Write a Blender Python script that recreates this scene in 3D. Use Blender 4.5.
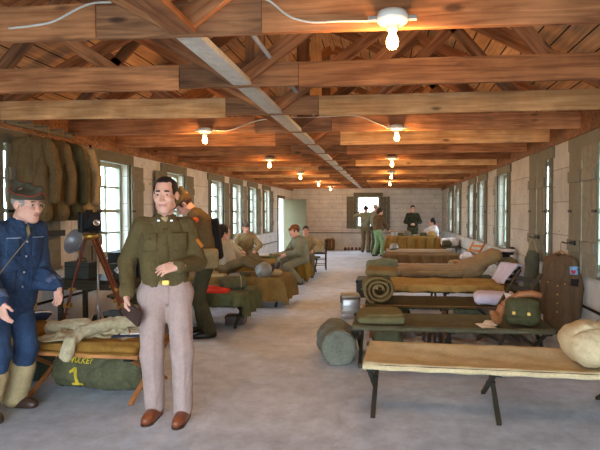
import bpy, bmesh, math, random
import numpy as np
from mathutils import Vector, Matrix, Euler
random.seed(7)
SC = bpy.context.scene
COL = SC.collection
for _o in list(bpy.data.objects): bpy.data.objects.remove(_o)
PI = math.pi
def R(d): return math.radians(d)

# ---------------------------------------------------------------- camera, world, exposure
cam = bpy.data.objects.new('camera', bpy.data.cameras.new('camera'))
cam.data.sensor_width = 36.0
cam.data.lens = 30.0
cam.data.clip_start = 0.05
cam.location = (0, 0, 1.55)
cam.rotation_euler = Euler((PI/2 - math.atan(13/500.), 0, math.atan(46/500.)), 'XYZ')
cam.data.shift_x = -42/600.
COL.objects.link(cam)
SC.camera = cam
vs = SC.view_settings
vs.view_transform = 'Standard'; vs.look = 'None'; vs.gamma = 1.0; vs.use_curve_mapping = False
vs.exposure = 1.62
wd = bpy.data.worlds.new('overcast_sky'); SC.world = wd; wd.use_nodes = True
_n = wd.node_tree.nodes; _l = wd.node_tree.links
_bg = _n['Background']; _bg.inputs['Strength'].default_value = 5.2
_tc = _n.new('ShaderNodeTexCoord'); _sx = _n.new('ShaderNodeSeparateXYZ'); _rm = _n.new('ShaderNodeValToRGB')
_l.new(_tc.outputs['Generated'], _sx.inputs[0]); _l.new(_sx.outputs['Z'], _rm.inputs[0]); _l.new(_rm.outputs[0], _bg.inputs['Color'])
_rm.color_ramp.elements[0].position = 0.0; _rm.color_ramp.elements[0].color = (0.76, 0.91, 1.0, 1)
_rm.color_ramp.elements[1].position = 0.5; _rm.color_ramp.elements[1].color = (0.67, 0.86, 1.14, 1)
BULB_W = 9.5
XL, XR, YF, YN, ZT = -4.0, 2.2, 20.8, -2.4, 2.74
RX, SL = -0.9, 0.5
def portal(loc, rot, w, h):
    d = bpy.data.lights.new('window_daylight', 'AREA'); d.shape = 'RECTANGLE'; d.size = w; d.size_y = h; d.energy = 1
    d.cycles.is_portal = True
    o = bpy.data.objects.new('window_daylight', d); o.location = loc; o.rotation_euler = rot; COL.objects.link(o)

# ---------------------------------------------------------------- materials
def lin(c):
    r = []
    for v in c:
        v = v/255.; r.append(v/12.92 if v <= .04045 else ((v+.055)/1.055)**2.4)
    return r
_M = {}
def nmat(name):
    m = bpy.data.materials.new(name); m.use_nodes = True
    return m, m.node_tree.nodes, m.node_tree.links, m.node_tree.nodes['Principled BSDF']
def mat(name, col=None, rough=.85, var=.18, sc=9., bump=.2, bs=90., metal=0., weave=0., sheen=0., col2=None, spec=.35):
    if name in _M: return _M[name]
    m, n, l, b = nmat(name); _M[name] = m
    c = lin(col); b.inputs['Roughness'].default_value = rough; b.inputs['Metallic'].default_value = metal
    b.inputs['Specular IOR Level'].default_value = spec
    if sheen: b.inputs['Sheen Weight'].default_value = sheen
    tc = n.new('ShaderNodeTexCoord')
    nz = n.new('ShaderNodeTexNoise'); nz.inputs['Scale'].default_value = sc; nz.inputs['Detail'].default_value = 6; nz.inputs['Roughness'].default_value = .65
    l.new(tc.outputs['Object'], nz.inputs['Vector'])
    r = n.new('ShaderNodeValToRGB'); l.new(nz.outputs['Fac'], r.inputs[0])
    r.color_ramp.elements[0].position = .3; r.color_ramp.elements[1].position = .7
    c2 = lin(col2) if col2 else [min(1, v*(1+var)) for v in c]
    r.color_ramp.elements[0].color = (*[v*(1-var) for v in c], 1); r.color_ramp.elements[1].color = (*c2, 1)
    nf = n.new('ShaderNodeTexNoise'); nf.inputs['Scale'].default_value = sc*7; nf.inputs['Detail'].default_value = 5; nf.inputs['Roughness'].default_value = .75
    l.new(tc.outputs['Object'], nf.inputs['Vector'])
    rf = n.new('ShaderNodeMapRange'); rf.inputs[1].default_value = .3; rf.inputs[2].default_value = .7; rf.inputs[3].default_value = 1-var*1.1; rf.inputs[4].default_value = 1+var*.9; l.new(nf.outputs['Fac'], rf.inputs[0])
    xf = n.new('ShaderNodeVectorMath'); xf.operation = 'SCALE'; l.new(r.outputs[0], xf.inputs[0]); l.new(rf.outputs[0], xf.inputs['Scale'])
    l.new(xf.outputs[0], b.inputs['Base Color'])
    if bump:
        n2 = n.new('ShaderNodeTexNoise'); n2.inputs['Scale'].default_value = bs; n2.inputs['Detail'].default_value = 3
        l.new(tc.outputs['Object'], n2.inputs['Vector'])
        bp = n.new('ShaderNodeBump'); bp.inputs['Strength'].default_value = bump; bp.inputs['Distance'].default_value = .01
        h = n2.outputs['Fac']
        if weave:
            ad = n.new('ShaderNodeMath'); ad.operation = 'ADD'
            for ax in ('X', 'Z'):
                w = n.new('ShaderNodeTexWave'); w.bands_direction = ax; w.inputs['Scale'].default_value = weave
                l.new(tc.outputs['Object'], w.inputs['Vector'])
                a2 = n.new('ShaderNodeMath'); a2.operation = 'MULTIPLY_ADD'; a2.inputs[1].default_value = .25
                l.new(w.outputs['Fac'], a2.inputs[0]); l.new(h, a2.inputs[2]); h = a2.outputs[0]
        l.new(h, bp.inputs['Height']); l.new(bp.outputs[0], b.inputs['Normal'])
    return m
def wood(name, ca, cb, rnd=.35, rough=.75, knots=True, dark=None):
    if name in _M: return _M[name]
    m, n, l, b = nmat(name); _M[name] = m
    b.inputs['Roughness'].default_value = rough; b.inputs['Specular IOR Level'].default_value = .25
    tc = n.new('ShaderNodeTexCoord'); oi = n.new('ShaderNodeObjectInfo')
    ad = n.new('ShaderNodeVectorMath'); ad.operation = 'ADD'
    ml = n.new('ShaderNodeVectorMath'); ml.operation = 'SCALE'; ml.inputs[0].default_value = (37, 11, 23)
    l.new(oi.outputs['Random'], ml.inputs['Scale']); l.new(tc.outputs['Object'], ad.inputs[0]); l.new(ml.outputs[0], ad.inputs[1])
    mp = n.new('ShaderNodeMapping'); mp.inputs['Scale'].default_value = (.9, 14, 14); l.new(ad.outputs[0], mp.inputs['Vector'])
    nz = n.new('ShaderNodeTexNoise'); nz.inputs['Scale'].default_value = 2.2; nz.inputs['Detail'].default_value = 7; nz.inputs['Distortion'].default_value = .8
    l.new(mp.outputs[0], nz.inputs['Vector'])
    r = n.new('ShaderNodeValToRGB'); l.new(nz.outputs['Fac'], r.inputs[0])
    e = r.color_ramp.elements; e[0].position = .3; e[1].position = .68
    e[0].color = (*lin(ca), 1); e[1].color = (*lin(cb), 1)
    # blotchy staining
    n3 = n.new('ShaderNodeTexNoise'); n3.inputs['Scale'].default_value = 3.; n3.inputs['Detail'].default_value = 4
    l.new(ad.outputs[0], n3.inputs['Vector'])
    mr = n.new('ShaderNodeMapRange'); mr.inputs[1].default_value = .35; mr.inputs[2].default_value = .7; mr.inputs[3].default_value = .68; mr.inputs[4].default_value = 1.12
    l.new(n3.outputs['Fac'], mr.inputs[0])
    rr = n.new('ShaderNodeMapRange'); rr.inputs[3].default_value = 1-rnd; rr.inputs[4].default_value = 1+rnd*.6; l.new(oi.outputs['Random'], rr.inputs[0])
    mm = n.new('ShaderNodeMath'); mm.operation = 'MULTIPLY'; l.new(mr.outputs[0], mm.inputs[0]); l.new(rr.outputs[0], mm.inputs[1])
    fac = mm.outputs[0]
    if knots:
        mp2 = n.new('ShaderNodeMapping'); mp2.inputs['Scale'].default_value = (2.2, 6, 6); l.new(ad.outputs[0], mp2.inputs['Vector'])
        vo = n.new('ShaderNodeTexVoronoi'); vo.inputs['Scale'].default_value = .9; l.new(mp2.outputs[0], vo.inputs['Vector'])
        k = n.new('ShaderNodeMapRange'); k.inputs[1].default_value = .06; k.inputs[2].default_value = .14; k.inputs[3].default_value = .3; k.inputs[4].default_value = 1.
        l.new(vo.outputs['Distance'], k.inputs[0])
        m3 = n.new('ShaderNodeMath'); m3.operation = 'MULTIPLY'; l.new(fac, m3.inputs[0]); l.new(k.outputs[0], m3.inputs[1]); fac = m3.outputs[0]
    mx = n.new('ShaderNodeVectorMath'); mx.operation = 'SCALE'; l.new(r.outputs[0], mx.inputs[0]); l.new(fac, mx.inputs['Scale'])
    l.new(mx.outputs[0], b.inputs['Base Color'])
    bp = n.new('ShaderNodeBump'); bp.inputs['Strength'].default_value = .25; bp.inputs['Distance'].default_value = .01
    l.new(nz.outputs['Fac'], bp.inputs['Height']); l.new(bp.outputs[0], b.inputs['Normal'])
    return m
def blockwork(name, base, joint, bw, bh, axis, stain=.12, mort=.006, spots=False, low=None, zl=.75):
    m, n, l, b = nmat(name)
    b.inputs['Roughness'].default_value = .9; b.inputs['Specular IOR Level'].default_value = .2
    tc = n.new('ShaderNodeTexCoord'); sp = n.new('ShaderNodeSeparateXYZ'); cb = n.new('ShaderNodeCombineXYZ')
    l.new(tc.outputs['Object'], sp.inputs[0]); l.new(sp.outputs[axis], cb.inputs['X']); l.new(sp.outputs['Z'], cb.inputs['Y'])
    br = n.new('ShaderNodeTexBrick'); l.new(cb.outputs[0], br.inputs['Vector'])
    br.inputs['Scale'].default_value = 1; br.inputs['Brick Width'].default_value = bw; br.inputs['Row Height'].default_value = bh
    br.inputs['Mortar Size'].default_value = mort; br.inputs['Mortar Smooth'].default_value = .5
    c = lin(base)
    br.inputs['Color1'].default_value = (*c, 1); br.inputs['Color2'].default_value = (*[v*.93 for v in c], 1); br.inputs['Mortar'].default_value = (*lin(joint), 1)
    nz = n.new('ShaderNodeTexNoise'); nz.inputs['Scale'].default_value = 3; nz.inputs['Detail'].default_value = 8; nz.inputs['Roughness'].default_value = .7
    l.new(tc.outputs['Object'], nz.inputs['Vector'])
    mr = n.new('ShaderNodeMapRange'); mr.inputs[1].default_value = .3; mr.inputs[2].default_value = .7; mr.inputs[3].default_value = 1-stain*1.6; mr.inputs[4].default_value = 1+stain*.5
    l.new(nz.outputs['Fac'], mr.inputs[0]); fac = mr.outputs[0]
    if spots:
        n4 = n.new('ShaderNodeTexNoise'); n4.inputs['Scale'].default_value = 5.; n4.inputs['Detail'].default_value = 2
        mp = n.new('ShaderNodeMapping'); mp.inputs['Scale'].default_value = (1, 1, 3.5); l.new(tc.outputs['Object'], mp.inputs[0]); l.new(mp.outputs[0], n4.inputs['Vector'])
        k = n.new('ShaderNodeMapRange'); k.inputs[1].default_value = .69; k.inputs[2].default_value = .73; k.inputs[3].default_value = 1; k.inputs[4].default_value = .25
        l.new(n4.outputs['Fac'], k.inputs[0])
        mu = n.new('ShaderNodeMath'); mu.operation = 'MULTIPLY'; l.new(fac, mu.inputs[0]); l.new(k.outputs[0], mu.inputs[1]); fac = mu.outputs[0]
    src = br.outputs['Color']
    if low:
        st = n.new('ShaderNodeMapRange'); st.inputs[1].default_value = zl-.02; st.inputs[2].default_value = zl+.02; st.inputs[3].default_value = .75; st.inputs[4].default_value = 0; l.new(sp.outputs['Z'], st.inputs[0])
        mc = n.new('ShaderNodeMix'); mc.data_type = 'RGBA'; l.new(st.outputs[0], mc.inputs[0]); l.new(src, mc.inputs[6]); mc.inputs[7].default_value = (*lin(low), 1); src = mc.outputs[2]
    mx = n.new('ShaderNodeVectorMath'); mx.operation = 'SCALE'; l.new(src, mx.inputs[0]); l.new(fac, mx.inputs['Scale'])
    l.new(mx.outputs[0], b.inputs['Base Color'])
    ad = n.new('ShaderNodeMath'); ad.operation = 'MULTIPLY_ADD'; ad.inputs[1].default_value = -.8
    l.new(br.outputs['Fac'], ad.inputs[0]); l.new(nz.outputs['Fac'], ad.inputs[2])
    bp = n.new('ShaderNodeBump'); bp.inputs['Strength'].default_value = .35; bp.inputs['Distance'].default_value = .02
    l.new(ad.outputs[0], bp.inputs['Height']); l.new(bp.outputs[0], b.inputs['Normal'])
    return m
def concrete():
    m, n, l, b = nmat('concrete_floor')
    b.inputs['Specular IOR Level'].default_value = .3
    tc = n.new('ShaderNodeTexCoord')
    def nz(s, d=6, ro=.6, sc=(1, 1, 1), dist=0):
        mp = n.new('ShaderNodeMapping'); mp.inputs['Scale'].default_value = sc; l.new(tc.outputs['Object'], mp.inputs[0])
        t = n.new('ShaderNodeTexNoise'); t.inputs['Scale'].default_value = s; t.inputs['Detail'].default_value = d; t.inputs['Roughness'].default_value = ro; t.inputs['Distortion'].default_value = dist
        l.new(mp.outputs[0], t.inputs['Vector']); return t
    a = nz(.7, 8, .65); r = n.new('ShaderNodeValToRGB'); l.new(a.outputs['Fac'], r.inputs[0])
    e = r.color_ramp.elements; e[0].position = .35; e[1].position = .62
    e[0].color = (*lin((180, 187, 198)), 1); e[1].color = (*lin((214, 220, 229)), 1)
    s = nz(5, 9, .75); mr = n.new('ShaderNodeMapRange'); mr.inputs[1].default_value = .35; mr.inputs[2].default_value = .65; mr.inputs[3].default_value = .74; mr.inputs[4].default_value = 1.1
    l.new(s.outputs['Fac'], mr.inputs[0])
    # hairline cracks
    vo = n.new('ShaderNodeTexVoronoi'); vo.feature = 'DISTANCE_TO_EDGE'; vo.inputs['Scale'].default_value = .55
    dn = nz(2.5, 5); av = n.new('ShaderNodeVectorMath'); av.operation = 'MULTIPLY_ADD'; av.inputs[1].default_value = (.5, .5, 0)
    l.new(dn.outputs['Color'], av.inputs[0]); l.new(tc.outputs['Object'], av.inputs[2]); l.new(av.outputs[0], vo.inputs['Vector'])
    k = n.new('ShaderNodeMapRange'); k.inputs[1].default_value = .0; k.inputs[2].default_value = .012; k.inputs[3].default_value = .9; k.inputs[4].default_value = 1
    l.new(vo.outputs['Distance'], k.inputs[0])
    mu = n.new('ShaderNodeMath'); mu.operation = 'MULTIPLY'; l.new(mr.outputs[0], mu.inputs[0]); l.new(k.outputs[0], mu.inputs[1])
    mx = n.new('ShaderNodeVectorMath'); mx.operation = 'SCALE'; l.new(r.outputs[0], mx.inputs[0]); l.new(mu.outputs[0], mx.inputs['Scale'])
    l.new(mx.outputs[0], b.inputs['Base Color'])
    rr = n.new('ShaderNodeMapRange'); rr.inputs[3].default_value = .42; rr.inputs[4].default_value = .7; l.new(s.outputs['Fac'], rr.inputs[0]); l.new(rr.outputs[0], b.inputs['Roughness'])
    bp = n.new('ShaderNodeBump'); bp.inputs['Strength'].default_value = .12; bp.inputs['Distance'].default_value = .01
    l.new(s.outputs['Fac'], bp.inputs['Height']); l.new(bp.outputs[0], b.inputs['Normal'])
    return m
def glass():
    m, n, l, b = nmat('window_glass'); n.remove(b)
    o = n['Material Output']; mx = n.new('ShaderNodeMixShader'); t = n.new('ShaderNodeBsdfTransparent'); g = n.new('ShaderNodeBsdfGlossy')
    g.inputs['Roughness'].default_value = .02; mx.inputs[0].default_value = .06; t.inputs['Color'].default_value = (.95, .98, .96, 1)
    l.new(t.outputs[0], mx.inputs[1]); l.new(g.outputs[0], mx.inputs[2]); l.new(mx.outputs[0], o.inputs[0]); return m
def emit(name, col, s):
    m, n, l, b = nmat(name); b.inputs['Base Color'].default_value = (*lin(col), 1)
    b.inputs['Emission Color'].default_value = (*lin(col), 1); b.inputs['Emission Strength'].default_value = s; return m

# ---------------------------------------------------------------- mesh builders
class MB:
    def __init__(s): s.v = []; s.f = []; s.sm = False
    def add(s, vs, fs):
        k = len(s.v); s.v += [tuple(v) for v in vs]; s.f += [tuple(i+k for i in f) for f in fs]; return s
    def box(s, c, sz, M=None, bev=0):
        x, y, z = [d/2 for d in sz]; c = Vector(c)
        if bev:
            bm = bmesh.new(); bmesh.ops.create_cube(bm, size=1)
            for v in bm.verts: v.co = Vector((v.co.x*sz[0], v.co.y*sz[1], v.co.z*sz[2]))
            bmesh.ops.bevel(bm, geom=bm.edges[:], offset=bev, segments=2, affect='EDGES', profile=.5)
            bm.verts.index_update()
            vs = [(M @ v.co if M else v.co)+c for v in bm.verts]; fs = [[v.index for v in f.verts] for f in bm.faces]; bm.free()
            return s.add(vs, fs)
        vs = [Vector((a*x, b*y, d*z)) for a in (-1, 1) for b in (-1, 1) for d in (-1, 1)]
        if M: vs = [M @ v for v in vs]
        return s.add([v+c for v in vs], [(0, 1, 3, 2), (4, 6, 7, 5), (0, 4, 5, 1), (2, 3, 7, 6), (0, 2, 6, 4), (1, 5, 7, 3)])
    def bar(s, a, b, w, h, up=(0, 0, 1), bev=0):
        a = Vector(a); b = Vector(b); d = b-a; L = d.length; d.normalize()
        u = Vector(up); y = u.cross(d)
        if y.length < 1e-4: y = Vector((0, 1, 0)).cross(d)
        y.normalize(); z = d.cross(y)
        return s.box((a+b)/2, (L, w, h), Matrix((d, y, z)).transposed(), bev)
    def tube(s, a, b, ra, rb=None, n=12, caps=True):
        rb = ra if rb is None else rb; a = Vector(a); b = Vector(b); d = (b-a).normalized()
        x = d.orthogonal().normalized(); y = d.cross(x)
        vs = [p+(x*math.cos(t)+y*math.sin(t))*r for p, r in ((a, ra), (b, rb)) for t in [2*PI*i/n for i in range(n)]]
        fs = [(i, (i+1) % n, n+(i+1) % n, n+i) for i in range(n)]
        if caps: fs += [tuple(range(n))[::-1], tuple(range(n, 2*n))]
        return s.add(vs, fs)
    def path(s, pts, r, n=8):
        pts = [Vector(p) for p in pts]; rs = r if isinstance(r, (list, tuple)) else [r]*len(pts); vs = []; fs = []; x = None
        for i, p in enumerate(pts):
            d = (pts[min(i+1, len(pts)-1)]-pts[max(i-1, 0)]).normalized()
            x = d.orthogonal().normalized() if x is None else (x-d*x.dot(d)).normalized()
            y = d.cross(x)
            vs += [p+(x*math.cos(2*PI*k/n)+y*math.sin(2*PI*k/n))*rs[i] for k in range(n)]
        for i in range(len(pts)-1):
            for k in range(n): fs.append((i*n+k, i*n+(k+1) % n, (i+1)*n+(k+1) % n, (i+1)*n+k))
        fs += [tuple(range(n))[::-1], tuple(range(len(vs)-n, len(vs)))]
        return s.add(vs, fs)
    def lathe(s, prof, c=(0, 0, 0), n=20, M=None):
        vs = []; fs = []; c = Vector(c)
        for r, z in prof:
            for k in range(n):
                v = Vector((r*math.cos(2*PI*k/n), r*math.sin(2*PI*k/n), z)); vs.append((M @ v if M else v)+c)
        for i in range(len(prof)-1):
            for k in range(n): fs.append((i*n+k, i*n+(k+1) % n, (i+1)*n+(k+1) % n, (i+1)*n+k))
        fs += [tuple(range(n))[::-1], tuple(range(len(vs)-n, len(vs)))]
        return s.add(vs, fs)
    def ball(s, c, r, n=12, M=None):
        r = (r, r, r) if not isinstance(r, (tuple, list)) else r; vs = []; fs = []; c = Vector(c); m = n//2+1
        for i in range(m+1):
            t = PI*i/m
            for k in range(n):
                v = Vector((r[0]*math.sin(t)*math.cos(2*PI*k/n), r[1]*math.sin(t)*math.sin(2*PI*k/n), r[2]*math.cos(t))); vs.append((M @ v if M else v)+c)
        for i in range(m):
            for k in range(n): fs.append((i*n+k, (i+1)*n+k, (i+1)*n+(k+1) % n, i*n+(k+1) % n))
        return s.add(vs, fs)
    def grid(s, fn, nu, nv, th=0.):
        """fn(u,v)->point ; closed thin shell of thickness th when given"""
        P = [[Vector(fn(i/(nu-1), j/(nv-1))) for j in range(nv)] for i in range(nu)]
        k = lambda i, j: i*nv+j
        vs = [P[i][j] for i in range(nu) for j in range(nv)]
        fs = [(k(i, j), k(i+1, j), k(i+1, j+1), k(i, j+1)) for i in range(nu-1) for j in range(nv-1)]
        if th:
            N = []
            for i in range(nu):
                for j in range(nv):
                    du = P[min(i+1, nu-1)][j]-P[max(i-1, 0)][j]; dv = P[i][min(j+1, nv-1)]-P[i][max(j-1, 0)]
                    q = du.cross(dv); N.append(q.normalized() if q.length > 1e-9 else Vector((0, 0, 1)))
            o = len(vs); vs = vs+[v-N[i]*th for i, v in enumerate(vs)]
            fs += [tuple(o+q for q in f[::-1]) for f in fs]
            bd = [k(i, 0) for i in range(nu)]+[k(nu-1, j) for j in range(1, nv)]+[k(i, nv-1) for i in range(nu-2, -1, -1)]+[k(0, j) for j in range(nv-2, 0, -1)]
            for a, b in zip(bd, bd[1:]+bd[:1]): fs.append((b, a, a+o, b+o))
        return s.add(vs, fs)
    def build(s, name, m, parent=None, smooth=False, loc=None, rot=None, mats=None):
        me = bpy.data.meshes.new(name); me.from_pydata(s.v, [], s.f)
        bm = bmesh.new(); bm.from_mesh(me); bmesh.ops.recalc_face_normals(bm, faces=bm.faces); bm.to_mesh(me); bm.free()
        if smooth: 
            for p in me.polygons: p.use_smooth = True
            if smooth == 'a': me.set_sharp_from_angle(angle=R(40))
        me.materials.append(m)
        return link(name, me, parent, loc, rot)
def link(name, me, parent=None, loc=None, rot=None):
    o = bpy.data.objects.new(name, me); COL.objects.link(o)
    if parent: o.parent = parent
    if loc: o.location = loc
    if rot: o.rotation_euler = rot
    return o
def tag(o, label=None, cat=None, group=None, kind=None):
    if label: o['label'] = label
    if cat: o['category'] = cat
    if group: o['group'] = group
    if kind: o['kind'] = kind
    return o
def thing(name, label, cat, loc=(0, 0, 0), rz=0, group=None, kind=None):
    o = bpy.data.objects.new(name, None); COL.objects.link(o); o.location = loc; o.rotation_euler = (0, 0, rz); o.empty_display_size = .1
    return tag(o, label, cat, group, kind)
def copy_tree(o, parent=None):
    c = o.copy(); COL.objects.link(c)
    if parent: c.parent = parent
    for ch in list(o.children): copy_tree(ch, c)
    return c
def board(name, a, b, w, h, m, parent=None, up=(0, 0, 1), cut=0):
    """a plank whose grain runs along its own x axis"""
    a = Vector(a); b = Vector(b); d = b-a; L = d.length; d.normalize(); y = Vector(up).cross(d)
    if y.length < 1e-4: y = Vector((0, 1, 0))
    y.normalize(); z = d.cross(y)
    mb = MB(); mb.box((0, 0, 0), (L, w, h), None, .003)
    o = mb.build(name, m, parent)
    M = Matrix((d, y, z)).transposed().to_4x4(); M.translation = (a+b)/2; o.matrix_local = M
    return o

# ---------------------------------------------------------------- soft shapes: blended distance fields turned into one closed skin
def _smin(a, b, k):
    h = np.maximum(k-np.abs(a-b), 0)/k
    return np.minimum(a, b)-h*h*k*.25
def rot3(e): return np.array(Euler(e, 'XYZ').to_matrix())
def surf(prims, h, k=.02, wr=None, zmin=None):
    """prims: ('c',a,b,ra,rb[,k]) tapered capsule, ('e',centre,radii,euler[,k]), ('b',centre,half,round,euler[,k]); op 's'+kind subtracts"""
    P = []
    for p in prims:
        op = p[0]; kd = op[-1]
        if kd == 'c':
            a, b, ra, rb = np.array(p[1], float), np.array(p[2], float), p[3], p[4]; kk = p[5] if len(p) > 5 else k
            r = max(ra, rb); lo = np.minimum(a, b)-r; hi = np.maximum(a, b)+r; dat = (a, b, ra, rb)
        else:
            c = np.array(p[1], float); s = np.array(p[2], float)
            if kd == 'e': M = rot3(p[3]) if len(p) > 3 and p[3] else np.eye(3); kk = p[4] if len(p) > 4 else k; rd = 0
            else: rd = p[3]; M = rot3(p[4]) if len(p) > 4 and p[4] else np.eye(3); kk = p[5] if len(p) > 5 else k
            e = np.abs(M) @ s; lo = c-e; hi = c+e; dat = (c, s, M, rd)
        P.append((op, kd, dat, lo, hi, kk))
    adds = [q for q in P if len(q[0]) == 1]
    pad = 3*h+(wr[0]*2 if wr else 0)
    LO = np.min([q[3] for q in adds], 0)-pad; HI = np.max([q[4] for q in adds], 0)+pad
    N = np.ceil((HI-LO)/h).astype(int)+1
    ax = [LO[i]+h*np.arange(N[i]) for i in range(3)]
    D = np.full(tuple(N), 1., np.float32)
    for op, kd, dat, lo, hi, kk in P:
        m = kk+pad+2*h
        i0 = np.maximum(((lo-m-LO)/h).astype(int), 0); i1 = np.minimum(np.ceil((hi+m-LO)/h).astype(int)+1, N)
        if np.any(i1 <= i0): continue
        X = ax[0][i0[0]:i1[0]][:, None, None]; Y = ax[1][i0[1]:i1[1]][None, :, None]; Z = ax[2][i0[2]:i1[2]][None, None, :]
        if kd == 'c':
            a, b, ra, rb = dat; ab = b-a; L2 = max(ab @ ab, 1e-9)
            px, py, pz = X-a[0], Y-a[1], Z-a[2]
            t = np.clip((px*ab[0]+py*ab[1]+pz*ab[2])/L2, 0, 1)
            d = np.sqrt((px-t*ab[0])**2+(py-t*ab[1])**2+(pz-t*ab[2])**2)-(ra+(rb-ra)*t)
        else:
            c, s, M, rd = dat; px, py, pz = X-c[0], Y-c[1], Z-c[2]
            q = [px*M[0, i]+py*M[1, i]+pz*M[2, i] for i in range(3)]
            if kd == 'e':
                k0 = np.sqrt(sum((q[i]/s[i])**2 for i in range(3))); k1 = np.sqrt(sum((q[i]/s[i]**2)**2 for i in range(3)))
                d = k0*(k0-1)/np.maximum(k1, 1e-6)
            else:
                g = [np.abs(q[i])-(s[i]-rd) for i in range(3)]
                d = np.sqrt(sum(np.maximum(v, 0)**2 for v in g))+np.minimum(np.maximum(np.maximum(g[0], g[1]), g[2]), 0)-rd
        sl = tuple(slice(i0[i], i1[i]) for i in range(3))
        d = d.astype(np.float32)
        D[sl] = _smin(D[sl], d, kk) if len(op) == 1 else -_smin(-D[sl], d, kk)
    if wr:
        amp, fr, sd = wr[:3]; st = wr[3] if len(wr) > 3 else (1, 1, 1)
        X, Y, Z = ax[0][:, None, None]*st[0], ax[1][None, :, None]*st[1], ax[2][None, None, :]*st[2]
        rs = np.random.RandomState(sd); W = 0
        for o in range(4):
            v = rs.normal(size=3); v *= fr*(.7+.45*o)/np.linalg.norm(v); v2 = rs.normal(size=3)*fr*.4; ph = rs.rand(2)*6.28
            W = W+(1.2-2.2*np.sqrt(np.abs(np.sin(X*v[0]+Y*v[1]+Z*v[2]+ph[0]+1.8*np.sin(X*v2[0]+Y*v2[1]+Z*v2[2]+ph[1])))+.02))/(1+.5*o)
        D = D+(amp*W/2).astype(np.float32)
    if zmin is not None: D = np.maximum(D, (zmin-ax[2])[None, None, :].astype(np.float32))
    return D, LO, h
def nets(D, LO, h):
    S = D < 0
    n = np.array(S.shape)-1
    cnt = np.zeros(n, np.int8)
    for i in (0, 1):
        for j in (0, 1):
            for k in (0, 1): cnt += S[i:n[0]+i, j:n[1]+j, k:n[2]+k]
    act = (cnt > 0) & (cnt < 8); idx = np.full(n, -1, np.int64); I = np.argwhere(act); idx[act] = np.arange(len(I))
    acc = np.zeros((len(I), 3)); c = np.zeros(len(I))
    cs = [(i, j, k) for i in (0, 1) for j in (0, 1) for k in (0, 1)]
    val = {q: D[I[:, 0]+q[0], I[:, 1]+q[1], I[:, 2]+q[2]] for q in cs}
    for a in cs:
        for d in range(3):
            if a[d]: continue
            b = list(a); b[d] = 1; b = tuple(b); va, vb = val[a], val[b]; x = (va < 0) != (vb < 0)
            t = np.where(x, va/np.where(x, va-vb, 1), 0); p = np.array(a, float)[None]+np.zeros((len(I), 3)); p[:, d] += t
            acc += np.where(x[:, None], p, 0); c += x
    V = (I+acc/c[:, None])*h+LO
    F = []
    for d in range(3):
        e1, e2 = (d+1) % 3, (d+2) % 3
        sa = [slice(1, -1)]*3; sb = [slice(1, -1)]*3
        sa[d] = slice(0, -1); sb[d] = slice(1, None)
        A, B = S[tuple(sa)], S[tuple(sb)]
        for fl in (0, 1):
            q = np.argwhere(A & ~B if fl == 0 else ~A & B)
            if not len(q): continue
            off = np.ones(3, int); off[d] = 0; q = q+off
            o1 = np.zeros(3, int); o1[e1] = 1; o2 = np.zeros(3, int); o2[e2] = 1
            g = lambda w: idx[w[:, 0], w[:, 1], w[:, 2]]
            f = np.stack([g(q-o1-o2), g(q-o2), g(q), g(q-o1)], 1)
            F.append(f if fl == 0 else f[:, ::-1])
    return V, np.concatenate(F)
def soft(name, m, prims, h=.01, k=.02, wr=None, parent=None, loc=None, rot=None, zmin=None, iters=1, matfn=None, back=False):
    G = surf(prims, h, k, wr, zmin); V, F = nets(*G)
    me = bpy.data.meshes.new(name); me.vertices.add(len(V)); me.loops.add(F.size); me.polygons.add(len(F))
    if iters:
        ok = F.min() >= 0
        for _ in range(iters):
            A = np.zeros_like(V); c = np.zeros(len(V))
            for i in range(4):
                for j in (1, 3): np.add.at(A, F[:, i], V[F[:, (i+j) % 4]]); np.add.at(c, F[:, i], 1)
            V = V*.5+.5*A/np.maximum(c, 1)[:, None]
    me.vertices.foreach_set('co', V.ravel()); me.loops.foreach_set('vertex_index', F.ravel().astype(np.int32))
    me.polygons.foreach_set('loop_start', np.arange(0, F.size, 4, dtype=np.int32)); me.polygons.foreach_set('loop_total', np.full(len(F), 4, np.int32))
    me.polygons.foreach_set('use_smooth', np.ones(len(F), bool)); me.update(calc_edges=True); me.validate()
    ms = m if isinstance(m, (list, tuple)) else [m]
    for q in ms: me.materials.append(q)
    if matfn is not None:
        cen = V[F].mean(1); me.polygons.foreach_set('material_index', matfn(cen).astype(np.int32))
    o = link(name, me, parent, loc, rot)
    return (o, G) if back else o
def onto(G, x, z, side=-1):
    """depth y of a soft shape's surface at (x,z), seen from -y (side -1) or +y"""
    D, LO, h = G; i = int(round((x-LO[0])/h)); k = int(round((z-LO[2])/h))
    i = min(max(i, 0), D.shape[0]-1); k = min(max(k, 0), D.shape[2]-1); c = np.where(D[i, :, k] < 0)[0]
    if not len(c): return LO[1]+h*D.shape[1]/2
    j = c[0] if side < 0 else c[-1]; j2 = j-1 if side < 0 else j+1; a, b = D[i, j2, k], D[i, j, k]
    return LO[1]+h*(j+(j2-j)*float(b/(b-a)))
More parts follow.
